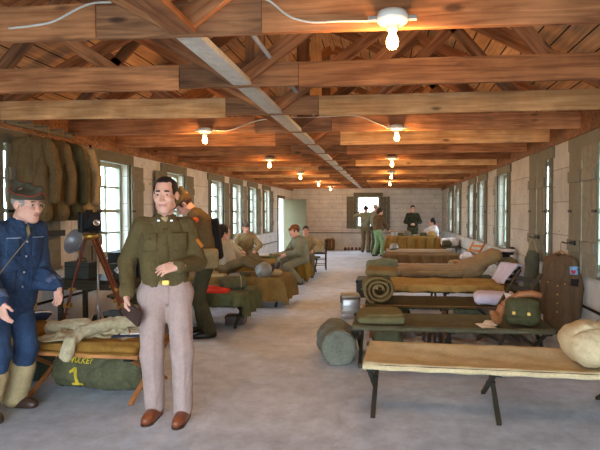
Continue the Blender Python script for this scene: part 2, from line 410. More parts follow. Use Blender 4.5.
# ================================================================ the building
M_wl = blockwork('whitewashed_wall_panels', (222, 217, 210), (170, 164, 156), 1.2, .42, 'Y', .14, .007, True, (214, 218, 222), .8)
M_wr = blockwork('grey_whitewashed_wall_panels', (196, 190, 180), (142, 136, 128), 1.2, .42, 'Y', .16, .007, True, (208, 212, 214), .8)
M_wf = blockwork('whitewashed_wall_boards', (228, 221, 212), (148, 138, 126), 1.9, .19, 'X', .14, .006, True, (222, 222, 222), .66)
M_olive = mat('olive_grey_paint', (112, 106, 88), .7, .16, 7, .15, 40)
M_olive2 = mat('olive_grey_paint_worn', (124, 118, 100), .7, .2, 11, .15, 40)
M_sash = mat('pale_green_sash_paint', (150, 156, 140), .6, .08, 9, .05)
M_glass = glass()
M_floor = concrete()
M_old = wood('old_pine_framing', (140, 86, 52), (208, 142, 94), .3)
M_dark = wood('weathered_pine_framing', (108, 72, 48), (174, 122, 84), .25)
M_new = wood('new_pine_framing', (206, 142, 86), (242, 192, 136), .14)
M_iron = mat('black_iron', (32, 32, 32), .5, .1, 20, .05, metal=.6)
M_galv = mat('galvanised_metal', (176, 178, 176), .4, .12, 30, .05, metal=.7)
M_pipe = mat('grey_painted_board', (198, 192, 180), .7, .2, 14, .1)

f = MB(); f.box(((XL+XR)/2, (YN+YF)/2, -.1), (XR-XL+.4, YF-YN+.4, .2)); o = f.build('floor', M_floor)
tag(o, 'grey painted concrete floor of the barracks', 'floor', kind='structure')
f = MB(); f.box((0, 20, -.45), (160, 160, .1)); o = f.build('ground_outside', mat('dry_pale_grass', (158, 156, 136), .95, .2, 2.))
tag(o, 'pale dry grass outside the windows', 'ground', kind='structure')

LW = [5.25, 6.97, 9.05, 11.35, 12.9, 14.5, 16.2]
RW = [5.74, 7.42, 9.75, 11.85, 13.3, 15.8, 17.6]
WW, WZ0, WZ1, TH = .8, .86, 2.27, .2
def wall(name, label, m, fixed, axis, u0, u1, holes, ztop=ZT, gable=False):
    """wall with real openings; axis 'x': a wall of constant x, u along y"""
    mb = MB()
    def bx(a, b, z0, z1):
        if b-a < 1e-4: return
        c = ((a+b)/2, (z0+z1)/2)
        if axis == 'x': mb.box((fixed, c[0], c[1]), (TH, b-a, z1-z0))
        else: mb.box((c[0], fixed, c[1]), (b-a, TH, z1-z0))
    u = u0
    for a, b, z0, z1 in sorted(holes):
        bx(u, a, 0, ztop)
        if z0 > 0: bx(a, b, 0, z0)
        bx(a, b, z1, ztop); u = b
    bx(u, u1, 0, ztop)
    if gable:
        y0, y1 = fixed-TH/2, fixed+TH/2; zr = 4.32
        mb.add([(XL-.1, y0, ztop), (XR+.1, y0, ztop), (RX, y0, zr), (XL-.1, y1, ztop), (XR+.1, y1, ztop), (RX, y1, zr)], [(0, 1, 2), (3, 5, 4), (0, 3, 4, 1), (1, 4, 5, 2), (2, 5, 3, 0)])
    return tag(mb.build(name, m), label, 'wall', kind='structure')
hole = lambda y: (y-WW/2, y+WW/2, WZ0, WZ1)
DY0, DY1, DZ = 17.95, 18.9, 2.06
wall('wall_left', 'whitewashed side wall with the bright row of windows and hanging coats', M_wl, XL-TH/2, 'x', YN-.2, YF+.2, [hole(y) for y in LW]+[(DY0, DY1, 0, DZ)])
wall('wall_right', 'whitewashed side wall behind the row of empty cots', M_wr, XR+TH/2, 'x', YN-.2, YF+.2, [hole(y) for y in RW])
wall('wall_far', 'whitewashed board end wall with one bright window', M_wf, YF+TH/2, 'y', XL-.2, XR+.2, [(-1.28, -.36, .86, 2.2)], gable=True)
wall('wall_near', 'whitewashed end wall with a wide doorway added for fill daylight', M_wf, YN-TH/2, 'y', XL-.2, XR+.2, [(-3.3, 1.6, 0, 2.35)], gable=True)  # unseen opening behind the camera, added to let in fill daylight

def shutter(p, side, ang, w, z0, z1, hu, m):
    """batten shutter hinged at u=hu; ang 0 closed, 180 folded flat on the wall"""
    mb = MB(); n = 3; bw = w/n
    for i in range(n): mb.box((side*-(bw*(i+.5)), 0, (z1-z0)/2), (bw-.006, .024, z1-z0), None, .003)
    o = mb.build('shutter', m, p, loc=(hu, -.062, z0), rot=(0, 0, -side*R(ang)))
    for zz in (.22, .78):
        b = MB(); b.box((side*-(w/2), -.024 if ang < 20 else .024, (z1-z0)*zz), (w-.04, .026, .13), None, .004)
        b.build('batten', m, o)
    h = MB(); h.box((side*-.05, -.016 if ang < 20 else .016, (z1-z0)*.5), (.1, .014, .03)); h.build('hinge', M_iron, o)
    return o
def window(i, loc, rot, label, angs, w=WW, z0=WZ0, z1=WZ1, m=None, seg=0):
    m = m or M_olive
    p = thing('window_%d' % i, label, 'window', loc, rot, kind='structure')
    c = MB(); t = .035
    c.box((0, -t/2, z1+.075), (w+.3, t, .15), None, .004)
    for s in (-1, 1): c.box((s*(w/2+.045), -t/2, (z0+z1)/2), (.09, t, z1-z0), None, .004)
    c.build('casing', m, p)
    s = MB(); s.box((0, .04, z0+.015), (w+.2, .19, .03), None, .004); s.build('window_sill', m, p)
    s = MB(); y = .12
    for sg in (-1, 1): s.box((sg*(w/2-.0275), y, (z0+z1)/2+.015), (.055, .06, z1-z0-.03))
    s.box((0, y, z1-.03), (w-.11, .06, .06)); s.box((0, y, z0+.07), (w-.11, .06, .08)); zm = (z0+z1)/2
    s.box((0, y, zm), (w-.11, .06, .05)); s.box((0, y, (z0+z1)/2), (.03, .03, z1-z0-.06))
    for q in (.27, .75): s.box((0, y, z0+(z1-z0)*q), (w-.11, .03, .03))
    s.build('sash', M_sash, p)
    g = MB(); g.box((0, y, (z0+z1)/2), (w-.1, .006, z1-z0-.05)); g.build('pane', M_glass, p)
    for sg, a in zip((-1, 1), angs):
        if a is not None: shutter(p, sg, a, .42 if a > 20 else w/2-.012, z0, z1-.01, sg*(w/2+.02) if a > 20 else sg*(w/2-.002), M_olive2 if (i+sg) % 3 == 0 else m)
    return p
lw_lab = ['shuttered window behind the hanging wool coats', 'bright window behind the wooden tripod camera', 'window behind the bending man in brown jacket',
          'window to the right of the bending man', 'second window to the right of the bending man', 'third window to the right of the bending man', 'window next to the open panelled door']
for i, y in enumerate(LW):
    window(i+1, (XL, y, 0), PI/2, lw_lab[i], [(0, 0), (178, 176), (178, 178), (98, 178), (100, 178), (100, 176), (100, 176)][i])
    portal((XL-.02, y, (WZ0+WZ1)/2), (0, -PI/2, 0), WZ1-WZ0, WW)
rw_lab = ['closed shuttered window above the brown jacket with gold buttons', 'closed shuttered window above the dark folding chair', 'half open window above the white topped cap on its hook',
          'right wall window just beyond the one over the cap', 'right wall window above the wooden folding chair', 'right wall window beside the papers on the far cot', 'right wall window nearest the far end wall']
for i, y in enumerate(RW):
    window(i+8, (XR, y, 0), -PI/2, rw_lab[i], [(0, 0), (0, 0), (172, 95), (170, 95), (170, 95), (172, 95), (172, 95)][i])
    portal((XR+.02, y, (WZ0+WZ1)/2), (0, PI/2, 0), WZ1-WZ0, WW)
window(15, (-.82, YF, 0), 0, 'bright window in the far end wall with shutters folded back', (176, 176), .92, .86, 2.2)
portal((-.82, YF+.02, 1.5), (-PI/2, 0, 0), .92, 1.35)
portal((-.85, YN-.02, 1.2), (PI/2, 0, 0), 4.9, 2.35)  # portal of the added fill doorway in the near wall
portal((XL-.02, (DY0+DY1)/2, 1.03), (0, -PI/2, 0), DZ, .95)

# open panelled door in the left wall
d = thing('door_1', 'pale green panelled door standing open near the far wall', 'door', (XL, DY1, 0), 0, kind='structure')
m_d = mat('sage_door_paint', (104, 98, 70), .6, .08, 6, .05)
b = MB(); W = .9
for s in (.05, W-.05): b.box((s, -.03, 1.02), (.1, .042, 2.02), None, .003)
zz = [.0, .42, .82, 1.22, 1.62, 2.0]
for z in zz: b.box((W/2, -.03, .05+z*.96+.01), (W-.18, .04, .1), None, .003)
b.box((W/2, -.03, 1.02), (W-.1, .016, 1.98)); b.build('door_leaf', m_d, d)
k = MB(); k.ball((W-.06, -.085, 1.0), .03); k.tube((W-.06, -.05, 1.), (W-.06, -.08, 1.), .012); k.build('door_knob', M_iron, d, True)
c = MB()
for y in (-(DY1-DY0)-.05, .05): c.box((.018, y, 1.03), (.036, .1, 2.06))
c.box((.018, -(DY1-DY0)/2, 2.11), (.036, 1.15, .1)); c.build('door_casing', m_d, d)

# baseboard rails and pipe on the long walls
for nm, x, lab in (('trim_1', XL+.028, 'dark pipe running low along the left wall'), ('trim_2', XR-.028, 'dark pipe running low along the right wall')):
    t = MB(); t.tube((x, YN+.1, .5), (x, 17.6 if x < 0 else YF-.05, .5), .016, n=8); tag(t.build(nm, M_iron, None, True), lab, 'pipe', kind='structure')
t = MB(); t.tube((XL+.15, YF-.028, .68), (XR-.05, YF-.028, .68), .014, n=8); tag(t.build('trim_3', M_iron, None, True), 'dark pipe along the far wall', 'pipe', kind='structure')
for nm, x, lab in (('trim_4', XL+.012, 'wooden strip along the top of the left wall, widened and dark for eave shade'), ('trim_5', XR-.012, 'wooden strip along the top of the right wall, widened and dark for eave shade')):
    t = MB(); t.box((x, (YN+YF)/2, 2.595), (.022, YF-YN-.02, .33)); tag(t.build(nm, M_dark), lab, 'trim', kind='structure')  # tall dark board stands in for the shade under the eaves

# roof: plank sheathing on rafters, trusses every 1.1 m
def roof_mat():
    m, n, l, b = nmat('roof_sheathing_planks'); b.inputs['Roughness'].default_value = .85
    tc = n.new('ShaderNodeTexCoord'); br = n.new('ShaderNodeTexBrick')
    l.new(tc.outputs['Object'], br.inputs['Vector'])
    br.inputs['Scale'].default_value = 1; br.inputs['Brick Width'].default_value = 2.6; br.inputs['Row Height'].default_value = .17; br.inputs['Mortar Size'].default_value = .008
    br.inputs['Color1'].default_value = (*lin((222, 174, 126)), 1); br.inputs['Color2'].default_value = (*lin((182, 132, 90)), 1); br.inputs['Mortar'].default_value = (*lin((38, 24, 16)), 1)
    mp = n.new('ShaderNodeMapping'); mp.inputs['Scale'].default_value = (1.2, 16, 1); l.new(tc.outputs['Object'], mp.inputs[0])
    nz = n.new('ShaderNodeTexNoise'); nz.inputs['Scale'].default_value = 2; nz.inputs['Detail'].default_value = 6; l.new(mp.outputs[0], nz.inputs['Vector'])
    mr = n.new('ShaderNodeMapRange'); mr.inputs[1].default_value = .3; mr.inputs[2].default_value = .7; mr.inputs[3].default_value = .6; mr.inputs[4].default_value = 1.15; l.new(nz.outputs['Fac'], mr.inputs[0])
    mx = n.new('ShaderNodeVectorMath'); mx.operation = 'SCALE'; l.new(br.outputs['Color'], mx.inputs[0]); l.new(mr.outputs[0], mx.inputs['Scale']); l.new(mx.outputs[0], b.inputs['Base Color'])
    return m
M_roof = roof_mat()
rl = 3.45; ry = (YF-YN)/2+.2
def zroof(x): return 2.64+SL*(3.1-abs(x-RX))
for sg, nm, lab in ((-1, 'ceiling_left', 'plank roof slope above the windows side'), (1, 'ceiling_right', 'plank roof slope above the empty cots')):
    a = math.atan(SL); L = 3.75
    mb = MB(); mb.box((0, 0, 0), (2*ry, L, .03))
    o = mb.build(nm, M_roof); cx = RX+sg*L/2*math.cos(a); cz = zroof(RX)+.17-L/2*math.sin(a)
    ex = Vector((0, 1, 0)); ey = Vector((sg*math.cos(a), 0, -math.sin(a))); ez = ex.cross(ey)
    Mx = Matrix((ex, ey, ez)).transposed().to_4x4(); Mx.translation = (cx, (YF+YN)/2, cz); o.matrix_local = Mx
    tag(o, lab, 'ceiling', kind='structure')
CX = -1.12
BY = [2.65+1.1*i for i in range(-4, 17)]
newL = {2, 8, 10, 13}; newR = {2, 4, 7, 9, 12}
rnd = random.Random(3)
for i, y in enumerate(BY):
    kx = i-4
    t = thing('roof_truss', 'timber roof truss of old pine boards above the cots', 'roof truss', (CX, y, 2.5), 0, 'roof trusses along the barracks', 'structure')
    Lm = M_new if kx in newL else M_old; Rm = M_new if kx in newR else M_old
    tilt = rnd.uniform(-.015, .015)
    board('bottom_chord', (XL+.01-CX, 0, .095), (-1.6-CX, 0, .095+tilt), .04, .19, Lm, t)
    board('bottom_chord', (-.67-CX, 0, .095+tilt), (XR-.01-CX, 0, .095), .04, .19, Rm, t)
    board('splice_plate', (-1.598-CX, .004, .092), (-.672-CX, .004, .092), .036, .18, M_dark, t)
    for sg in (-1, 1):
        x0 = RX-CX+sg*.02; x1 = (XL+.02 if sg < 0 else XR-.02)-CX
        zz = lambda x: zroof(x+CX)-2.5+.02
        board('rafter', (x0, .041, zz(x0)), (x1, .041, zz(x1)), .04, .14, M_old if (i+sg) % 3 else M_dark, t)
        # web members fanning out of the chord centre
        xe = 1.45*sg
        board('web_brace', (.03*sg, -.041, .06), (xe, -.041, zz(xe)-.03), .04, .11, M_dark if i % 2 else M_old, t)
        xb = (2.35 if sg > 0 else 2.1)*sg; xt = xb-sg*.75
        board('web_brace', (xb, .083, .12), (xt, .083, zz(xt)-.03), .04, .11, M_dark, t)
        xc = (.95)*sg
        board('web_brace', (xc, .083, .1), (xc*1.9, .083, zz(xc*1.9)-.03), .04, .1, M_old, t)
    board('king_post', (.1, .05, .19), (.1, .05, zz(.2)-.05), .04, .15, M_dark if i % 2 else M_new, t)
    if i < len(BY)-1:
        o = board('trim_%d' % (i+10), (CX+.02, y+.022, 2.53), (CX+.02, y+1.1-.022, 2.53), .14, .04, M_pipe if i > 3 else M_old, None)  # nearest boards take brown pine: warm lamplight put into their colour
        tag(o, 'grey tie board running lengthwise between the roof trusses', 'tie board', 'lengthwise tie boards under the roof', 'structure')

t = MB(); t.tube((-.88, 2.7, 2.705), (-.88, 19.5, 2.705), .017, n=10); tag(t.build('trim_40', M_galv, None, True), 'galvanised pipe resting on the trusses beside the grey tie board', 'pipe', kind='structure')
# bare bulbs on porcelain holders, screwed under the trusses
M_porc = mat('white_porcelain', (225, 222, 214), .3, .05, 20, 0)
M_bulb = emit('lit_bulb_glass', (255, 196, 120), 22.)
M_flex = mat('white_cable', (205, 198, 186), .6, .1, 20, 0)
RB = [(.02, 0), (.1, 3), (.07, 6), (.08, 9), (.06, 12)]
LB = [(-2.2, 3), (-2.2, 6), (-2.2, 9), (-2.2, 12), (-2.2, 15)]
def bulb(x, ki, label):
    y = 2.65+1.1*ki-.075
    t = thing('bare_bulb_lamp', label, 'ceiling lamp', (x, y, 2.5), 0, 'bare bulbs under the trusses')
    b = MB(); b.lathe([(.055, .06), (.075, .058), (.082, .03), (.078, .015), (.06, 0), (.03, -.006), (.028, -.03), (.0, -.03)], n=24); b.build('porcelain_holder', M_porc, t, True)
    b = MB()
    for s in (-1, 1): b.box((s*.1, .01, .035), (.05, .03, .025), None, .004)
    b.box((0, .04, .04), (.12, .04, .05), None, .004); b.build('mounting_bracket', M_galv, t)
    b = MB(); b.lathe([(.014, -.028), (.017, -.045), (.026, -.065), (.031, -.085), (.029, -.105), (.018, -.12), (.0, -.126)], n=18); o = b.build('glass_bulb', M_bulb, t, True)
    l = bpy.data.lights.new('bulb_light', 'POINT'); l.energy = BULB_W; l.color = (1, .55, .2); l.shadow_soft_size = .03
    lo = bpy.data.objects.new('bulb_light', l); COL.objects.link(lo); lo.parent = t; lo.location = (0, 0, -.165)
    return t
lr = ['large bare bulb on the nearest beam above the camera', 'bare bulb right of centre on a pale beam, second in its row', 'bare bulb third in the centre row, over the cots', 'bare bulb fourth in the centre row', 'bare bulb fifth and last in the centre row, by far wall']
ll = ['bare bulb on the left, above the man in olive shirt', 'bare bulb on the left, second in its row', 'bare bulb on the left, third in its row', 'bare bulb on the left, fourth in its row', 'bare bulb on the left, last before the door']
for (x, k), la in list(zip(RB, lr))+list(zip(LB, ll)): bulb(x, k, la)
def cable(pts, label):
    P = [Vector(p) for p in pts]; Q = []
    for i in range(len(P)-1):
        p0 = P[max(i-1, 0)]; p1 = P[i]; p2 = P[i+1]; p3 = P[min(i+2, len(P)-1)]
        for s in range(6):
            u = s/6; Q.append(.5*((2*p1)+(p2-p0)*u+(2*p0-5*p1+4*p2-p3)*u*u+(3*p1-p0-3*p2+p3)*u**3))
    Q.append(P[-1]); b = MB(); b.path(Q, .006, 8)
    return tag(b.build('lamp_cable', M_flex, None, True), label, 'cable')
yb = 2.65-.027
cable([(-.1, yb, 2.54), (-.25, yb, 2.545), (-.4, yb, 2.545), (-.52, yb, 2.58), (-.62, yb, 2.66), (-.7, yb, 2.69), (-.75, yb, 2.69)], 'white cable curving along the nearest beam to the large bulb')
cable([(-2.1, yb, 2.57), (-1.95, yb, 2.58), (-1.83, yb, 2.6), (-1.7, yb, 2.66), (-1.6, yb, 2.69), (-1.5, yb, 2.69)], 'white cable rising along the nearest beam at the left')
yb = 2.65+3.3-.027
cable([(-2.1, yb, 2.54), (-1.9, yb, 2.54), (-1.6, yb, 2.64), (-1.3, yb-.03, 2.67), (-.9, yb-.03, 2.67), (-.4, yb-.03, 2.68), (-.15, yb, 2.6), (0., yb, 2.54)], 'white cable linking the second pair of bulbs')
# ================================================================ people
def V3(*a): return np.array(a, float)
def M3(yaw=0, pitch=0, roll=0):
    """head/torso frame: yaw about z (+ turns to the person's left), pitch + looks down, roll + tips to the person's left"""
    return np.array((Matrix.Rotation(R(yaw), 3, 'Z') @ Matrix.Rotation(R(pitch), 3, 'X') @ Matrix.Rotation(R(roll), 3, 'Y')))
def tf(prims, M, o, s=1.):
    E_ = lambda e: tuple(Matrix((M @ (rot3(e) if e else np.eye(3))).tolist()).to_euler('XYZ'))
    P = lambda p: np.asarray(o, float)+M @ (np.asarray(p, float)*s); out = []
    for p in prims:
        if p[0][-1] == 'c': out.append((p[0], P(p[1]), P(p[2]), p[3]*s, p[4]*s)+tuple(p[5:]))
        elif p[0][-1] == 'e': out.append((p[0], P(p[1]), np.array(p[2])*s, E_(p[3] if len(p) > 3 else None))+tuple(p[4:]))
        else: out.append((p[0], P(p[1]), np.array(p[2])*s, p[3]*s, E_(p[4] if len(p) > 4 else None))+tuple(p[5:]))
    return out
def ik(a, b, l1, l2, pole):
    d = b-a; L = np.linalg.norm(d); L = min(L, (l1+l2)*.999); u = d/np.linalg.norm(d)
    c = (l1*l1+L*L-l2*l2)/(2*L); h = math.sqrt(max(l1*l1-c*c, 0)); p = np.array(pole, float); p = p-u*(p @ u); p /= np.linalg.norm(p)
    return a+u*c+p*h, a+u*L
HEAD = [('e', (0, .016, .036), (.075, .094, .086), None, .02), ('e', (0, -.03, -.04), (.057, .066, .078), None, .03), ('e', (0, -.066, -.1), (.026, .022, .02), None, .03),
        ('c', (-.05, .0, -.07), (-.016, -.062, -.105), .016, .013, .03), ('c', (.05, .0, -.07), (.016, -.062, -.105), .016, .013, .03),
        ('c', (-.04, -.072, .026), (.04, -.072, .026), .014, .014, .02), ('e', (-.042, -.064, -.026), (.022, .02, .016), None, .03), ('e', (.042, -.064, -.026), (.022, .02, .016), None, .03),
        ('se', (-.031, -.098, .006), (.015, .013, .009), None, .012), ('se', (.031, -.098, .006), (.015, .013, .009), None, .012),
        ('c', (0, -.086, .012), (0, -.108, -.032), .008, .012, .012), ('e', (-.011, -.098, -.034), (.009, .011, .008), None, .006), ('e', (.011, -.098, -.034), (.009, .011, .008), None, .006),
        ('c', (-.017, -.088, -.058), (.017, -.088, -.058), .0065, .0065, .01), ('c', (-.014, -.088, -.07), (.014, -.088, -.07), .007, .007, .01),
        ('e', (-.077, .012, -.006), (.01, .02, .032), (0, 0, .3), .008), ('e', (.077, .012, -.006), (.01, .02, .032), (0, 0, -.3), .008),
        ('se', (-.087, .006, -.004), (.006, .01, .016), None, .006), ('se', (.087, .006, -.004), (.006, .01, .016), None, .006)]
def hand_prims(W, d, n, side, curl=(.4, .5), s=1., spread=1.):
    """side: +1 when the thumb lies along +cross(d,n)"""
    d = np.array(d, float); d /= np.linalg.norm(d); n = np.array(n, float); n -= d*(n @ d); n /= np.linalg.norm(n); t = np.cross(d, n)*side; W = np.array(W, float)
    out = [('c', W-d*.03*s, W+d*.01*s, .027*s, .024*s, .02)]
    offs = (.031, .0105, -.0105, -.03); ln = (.07, .079, .073, .056)
    for i in range(4):
        k = W+d*.088*s*(.98, 1, .97, .9)[i]+t*offs[i]*s
        out.append(('c', W+d*.012*s+t*offs[i]*.55*s, k, .0155*s, .0115*s, .014))
        c1 = curl[0]*(1+.12*i); c2 = c1+curl[1]
        dd = d+t*offs[i]*3*spread; dd /= np.linalg.norm(dd)
        m = k+(dd*math.cos(c1)+n*math.sin(c1))*ln[i]*.52*s; e = m+(dd*math.cos(c2)+n*math.sin(c2))*ln[i]*.48*s
        out += [('c', k, m, .0098*s, .0088*s, .004), ('c', m, e, .0088*s, .0075*s, .004)]
    b = W+d*.022*s+t*.026*s; m = b+(t*.62+d*.62+n*.35)*.042*s; e = m+(d*.85+t*.1+n*.45)*.034*s
    out += [('c', W+d*.015*s, b, .02*s, .016*s, .015), ('c', b, m, .0145*s, .0108*s, .008), ('c', m, e, .0105*s, .0088*s, .004)]
    return out
def skin_mat(name, c):
    if name in _M: return _M[name]
    m = mat(name, c, .5, .05, 30, .06, 200); b = m.node_tree.nodes['Principled BSDF']
    b.inputs['Subsurface Weight'].default_value = .08; b.inputs['Subsurface Radius'].default_value = (.01, .004, .002); b.inputs['Subsurface Scale'].default_value = .5
    return m
M_skin = skin_mat('fair_skin', (222, 168, 146)); M_skin2 = skin_mat('warm_skin', (206, 148, 122))
M_lip = mat('lip', (192, 126, 112), .45, .05, 20, 0); M_brow = mat('eyebrow_hair', (58, 42, 34), .8, .1, 20, 0); M_browl = mat('eyebrow_hair_grey', (130, 112, 100), .8, .1, 20, 0)
M_eyew = mat('eye_white', (196, 186, 180), .3, .02, 10, 0); M_iris = mat('iris_brown', (40, 30, 26), .2, .05, 10, 0)
M_hd = mat('dark_brown_hair', (38, 28, 24), .6, .3, 60, .5, 160); M_hg = mat('grey_hair', (150, 142, 136), .6, .2, 60, .4, 160); M_hb = mat('brown_hair', (78, 54, 38), .6, .3, 60, .5, 160)
def cloth(name, c, **k):
    kw = dict(rough=.92, var=.2, sc=7, bump=.25, bs=140, weave=220, spec=.15); kw.update(k); return mat(name, c, **kw)
HAIR = {
 'short': [('e', (0, .02, .042), (.082, .1, .09), None, .01), ('sb', (0, -.13, -.03), (.13, .08, .105), .03, None, .01), ('sb', (0, -.02, -.14), (.2, .11, .11), .02, None, .01), ('sb', (0, .1, -.19), (.2, .2, .1), .02, None, .01), ('se', (-.09, .0, -.01), (.03, .03, .04), None, .01), ('se', (.09, .0, -.01), (.03, .03, .04), None, .01)],
 'receding': [('e', (0, .02, .04), (.08, .1, .09), None, .01), ('sb', (0, -.13, -.03), (.13, .085, .127), .03, None, .01), ('se', (-.05, -.07, .09), (.024, .04, .03), None, .01), ('se', (.05, -.07, .09), (.024, .04, .03), None, .01), ('sb', (0, -.02, -.14), (.2, .11, .11), .02, None, .01), ('sb', (0, .1, -.19), (.2, .2, .1), .02, None, .01), ('se', (-.09, .0, -.01), (.03, .03, .04), None, .01), ('se', (.09, .0, -.01), (.03, .03, .04), None, .01)],
 'undercap': [('e', (0, .02, .02), (.08, .098, .07), None, .01), ('sb', (0, -.13, -.03), (.13, .09, .105), .03, None, .01), ('sb', (0, -.02, -.14), (.2, .11, .11), .02, None, .01), ('sb', (0, .1, -.19), (.2, .2, .1), .02, None, .01), ('sb', (0, 0, .1), (.2, .2, .06), .01, None, .01), ('se', (-.09, .0, -.01), (.03, .03, .04), None, .01), ('se', (.09, .0, -.01), (.03, .03, .04), None, .01)],
 'bald': [('e', (0, .024, .02), (.08, .094, .07), None, .01), ('sb', (0, -.1, .0), (.13, .1, .2), .03, None, .01), ('sb', (0, .05, .1), (.2, .2, .07), .02, None, .01), ('sb', (0, .1, -.17), (.2, .2, .1), .02, None, .01)],
 'full': [('e', (0, .03, .03), (.09, .108, .102), None, .01), ('e', (0, .07, -.05), (.07, .05, .07), None, .04), ('sb', (0, -.13, -.03), (.13, .085, .11), .03, None, .01), ('sb', (0, -.05, -.14), (.2, .08, .11), .02, None, .01)],
}
CAP = {
 'garrison': [('e', (0, .005, .055), (.09, .118, .05), None, .02), ('c', (0, -.08, .07), (0, -.108, .125), .05, .012, .03), ('c', (0, .085, .075), (0, .12, .155), .052, .012, .03), ('c', (0, 0, .07), (0, .0, .13), .078, .016, .03), ('c', (0, -.108, .125), (0, .12, .155), .013, .013, .04), ('sb', (0, 0, -.075), (.2, .2, .105), .01, (-.14, 0, 0), .01)],
 'beanie': [('e', (0, .018, .055), (.09, .108, .085), None, .02), ('sb', (0, 0, -.1), (.2, .2, .14), .01, (-.12, 0, 0), .01), ('c', (-.05, -.1, .05), (.05, -.1, .05), .018, .018, .03)],
}
def person(label, loc, rz, pel=(0, 0, .95), chest=(0, .01, 1.29), neck=(0, .02, 1.5), head=(0, -.02, 1.665), hrot=(0, 0, 0), srot=(0, 0, 0), prot=0,
           wl=(.3, -.05, .88), wr=(-.3, -.05, .88), el=(.4, .6, 0), er=(-.4, .6, 0), hl=None, hr=None, curl=(.35, .45), curlr=None,
           al=(.11, .02, .09), ar=(-.11, .02, .09), kl=(.1, -1, 0), kr=(-.1, -1, 0), fl=10, fr=-10, toel=0, toer=0,
           top=None, bottom=None, shoe=None, hair=None, hairm=None, cap=None, capm=None, skin=None, grey=False, s=1., h=.006, loose=1., long=0., tw=1., foldt=.006, tname='jacket', shoulders=.19, hs=1.04, tfold=.006, press=0):
    skin = skin or M_skin; A = lambda q: np.array(q, float)
    P, C_, N_, H = A(pel), A(chest), A(neck), A(head); hm = M3(*hrot); sm = M3(*srot); pm = M3(prot)
    shl = N_+sm @ A((shoulders-.02, .005, -.065)); shr = N_+sm @ A((-shoulders+.02, .005, -.065)); hpl = P+pm @ A((.09, 0, -.02)); hpr = P+pm @ A((-.09, 0, -.02))
    WL, WR, AL, AR = A(wl), A(wr), A(al), A(ar)
    EL, WL = ik(shl, WL, .29, .265, el); ER, WR = ik(shr, WR, .29, .265, er)
    KL, AL = ik(hpl, AL, .44, .43, kl); KR, AR = ik(hpr, AR, .44, .43, kr)
    dl = A(hl[0]) if hl else WL-EL; nl = A(hl[1]) if hl else A((-1, .2, 0)); dr = A(hr[0]) if hr else WR-ER; nr = A(hr[1]) if hr else A((1, .2, 0))
    up = (N_-C_)/np.linalg.norm(N_-C_)
    B = [('c', P, C_, .1, .1, .05), ('c', C_, N_-up*.06, .1, .07, .05), ('c', shl, shr, .05, .05, .04), ('c', N_-up*.03, H+hm @ A((0, .02, -.05)), .06, .054, .03)]
    B += tf(HEAD, hm, H, hs)
    for a, b, c in ((shl, EL, WL), (shr, ER, WR)): B += [('c', a, b, .048, .04, .02), ('c', b, c-(c-b)/np.linalg.norm(c-b)*.02, .04, .028, .02)]
    for a, b, c in ((hpl, KL, AL), (hpr, KR, AR)): B += [('c', a, b, .075, .055, .03), ('c', b, c, .052, .035, .02)]
    sl = 1 if np.cross(dl, nl) @ A((0, -1, .3)) > 0 else -1; sr = 1 if np.cross(dr, nr) @ A((0, -1, .3)) > 0 else -1
    if hl and len(hl) > 2: sl = hl[2]
    if hr and len(hr) > 2: sr = hr[2]
    B += hand_prims(WL, dl, nl, sl, curl)+hand_prims(WR, dr, nr, sr, curlr or curl)
    def feet(a, yaw, tp):
        m = M3(yaw, tp); return a+m @ A((0, .045, -.055)), a+m @ A((0, -.16, -.062)), m
    for a, f_, t_ in ((AL, fl, toel), (AR, fr, toer)):
        q, w, m = feet(a, f_, t_); B += [('c', q, w, .028, .024, .02)]
    def mf(c):
        q = ((c-H) @ hm)/hs; i = np.zeros(len(c), int); f_ = q[:, 1] < -.05
        i[f_ & (np.abs(q[:, 2]+.064) < .0095) & (np.abs(q[:, 0]) < .023) & (q[:, 1] < -.083)] = 1
        i[f_ & (np.abs(q[:, 2]-.031+.12*np.maximum(np.abs(q[:, 0])-.03, 0)) < .0052) & (np.abs(q[:, 0]) > .013) & (np.abs(q[:, 0]) < .047)] = 2
        return i
    body = soft('person', [skin, M_lip, M_browl if grey else M_brow], B, h, .02, None, None, loc, (0, 0, R(rz)), iters=1, matfn=mf)
    body.scale = (s, s, s); tag(body, label, 'person')
    for sg in (-1, 1):
        e = MB(); c = H+hm @ A((sg*.031, -.0775, .0055))*hs; e.ball(c, (.0125, .0095, .0062), 14, Matrix(hm.tolist())); e.build('eye', M_eyew, body, True)
        e = MB(); c = c+hm @ A((-.0, -.0062, 0)); e.ball(c, (.0066, .0045, .0062), 10); e.build('iris', M_iris, body, True)
    g = 1.7*h if h > .007 else max(h, .006); lo = loose
    T = []
    for sg in (-1, 1): T += [('c', P+pm @ A((sg*.065, 0, .06-long)), C_+sm @ A((sg*.072, 0, .03)), (.108+.35*long)*lo*tw, .122*lo, .06)]
    T += [('c', shl+sm @ A((-.015, 0, 0)), shr+sm @ A((.015, 0, 0)), .066*lo, .066*lo, .06), ('c', C_, N_-up*.05, .11*lo, .075, .06), ('c', N_-up*.05, N_+up*.005, .068, .062, .03)]
    for a, b, c in ((shl, EL, WL), (shr, ER, WR)):
        u = (c-b)/np.linalg.norm(c-b); T += [('c', a, b, .07*lo, .06*lo, .035), ('c', b, c-u*.015, .058*lo, .046*lo, .03), ('c', c-u*.05, c-u*.015, .05*lo, .047*lo, .01)]
    T += tf([('se', (0, 0, .02), (.045, .075, .12), None, .02)], np.eye(3), N_+up*.06)
    tops, GT = soft(tname, top, T, g, .03, (foldt, 40, int(abs(loc[1]*100)) % 97, (1, 1, .75)), body, back=True)
    L = [('c', hpl, hpr, .115*tw, .115*tw, .05), ('c', P+A((-.06, 0, .07)), P+A((.06, 0, .07)), .098*tw, .098*tw, .04)]
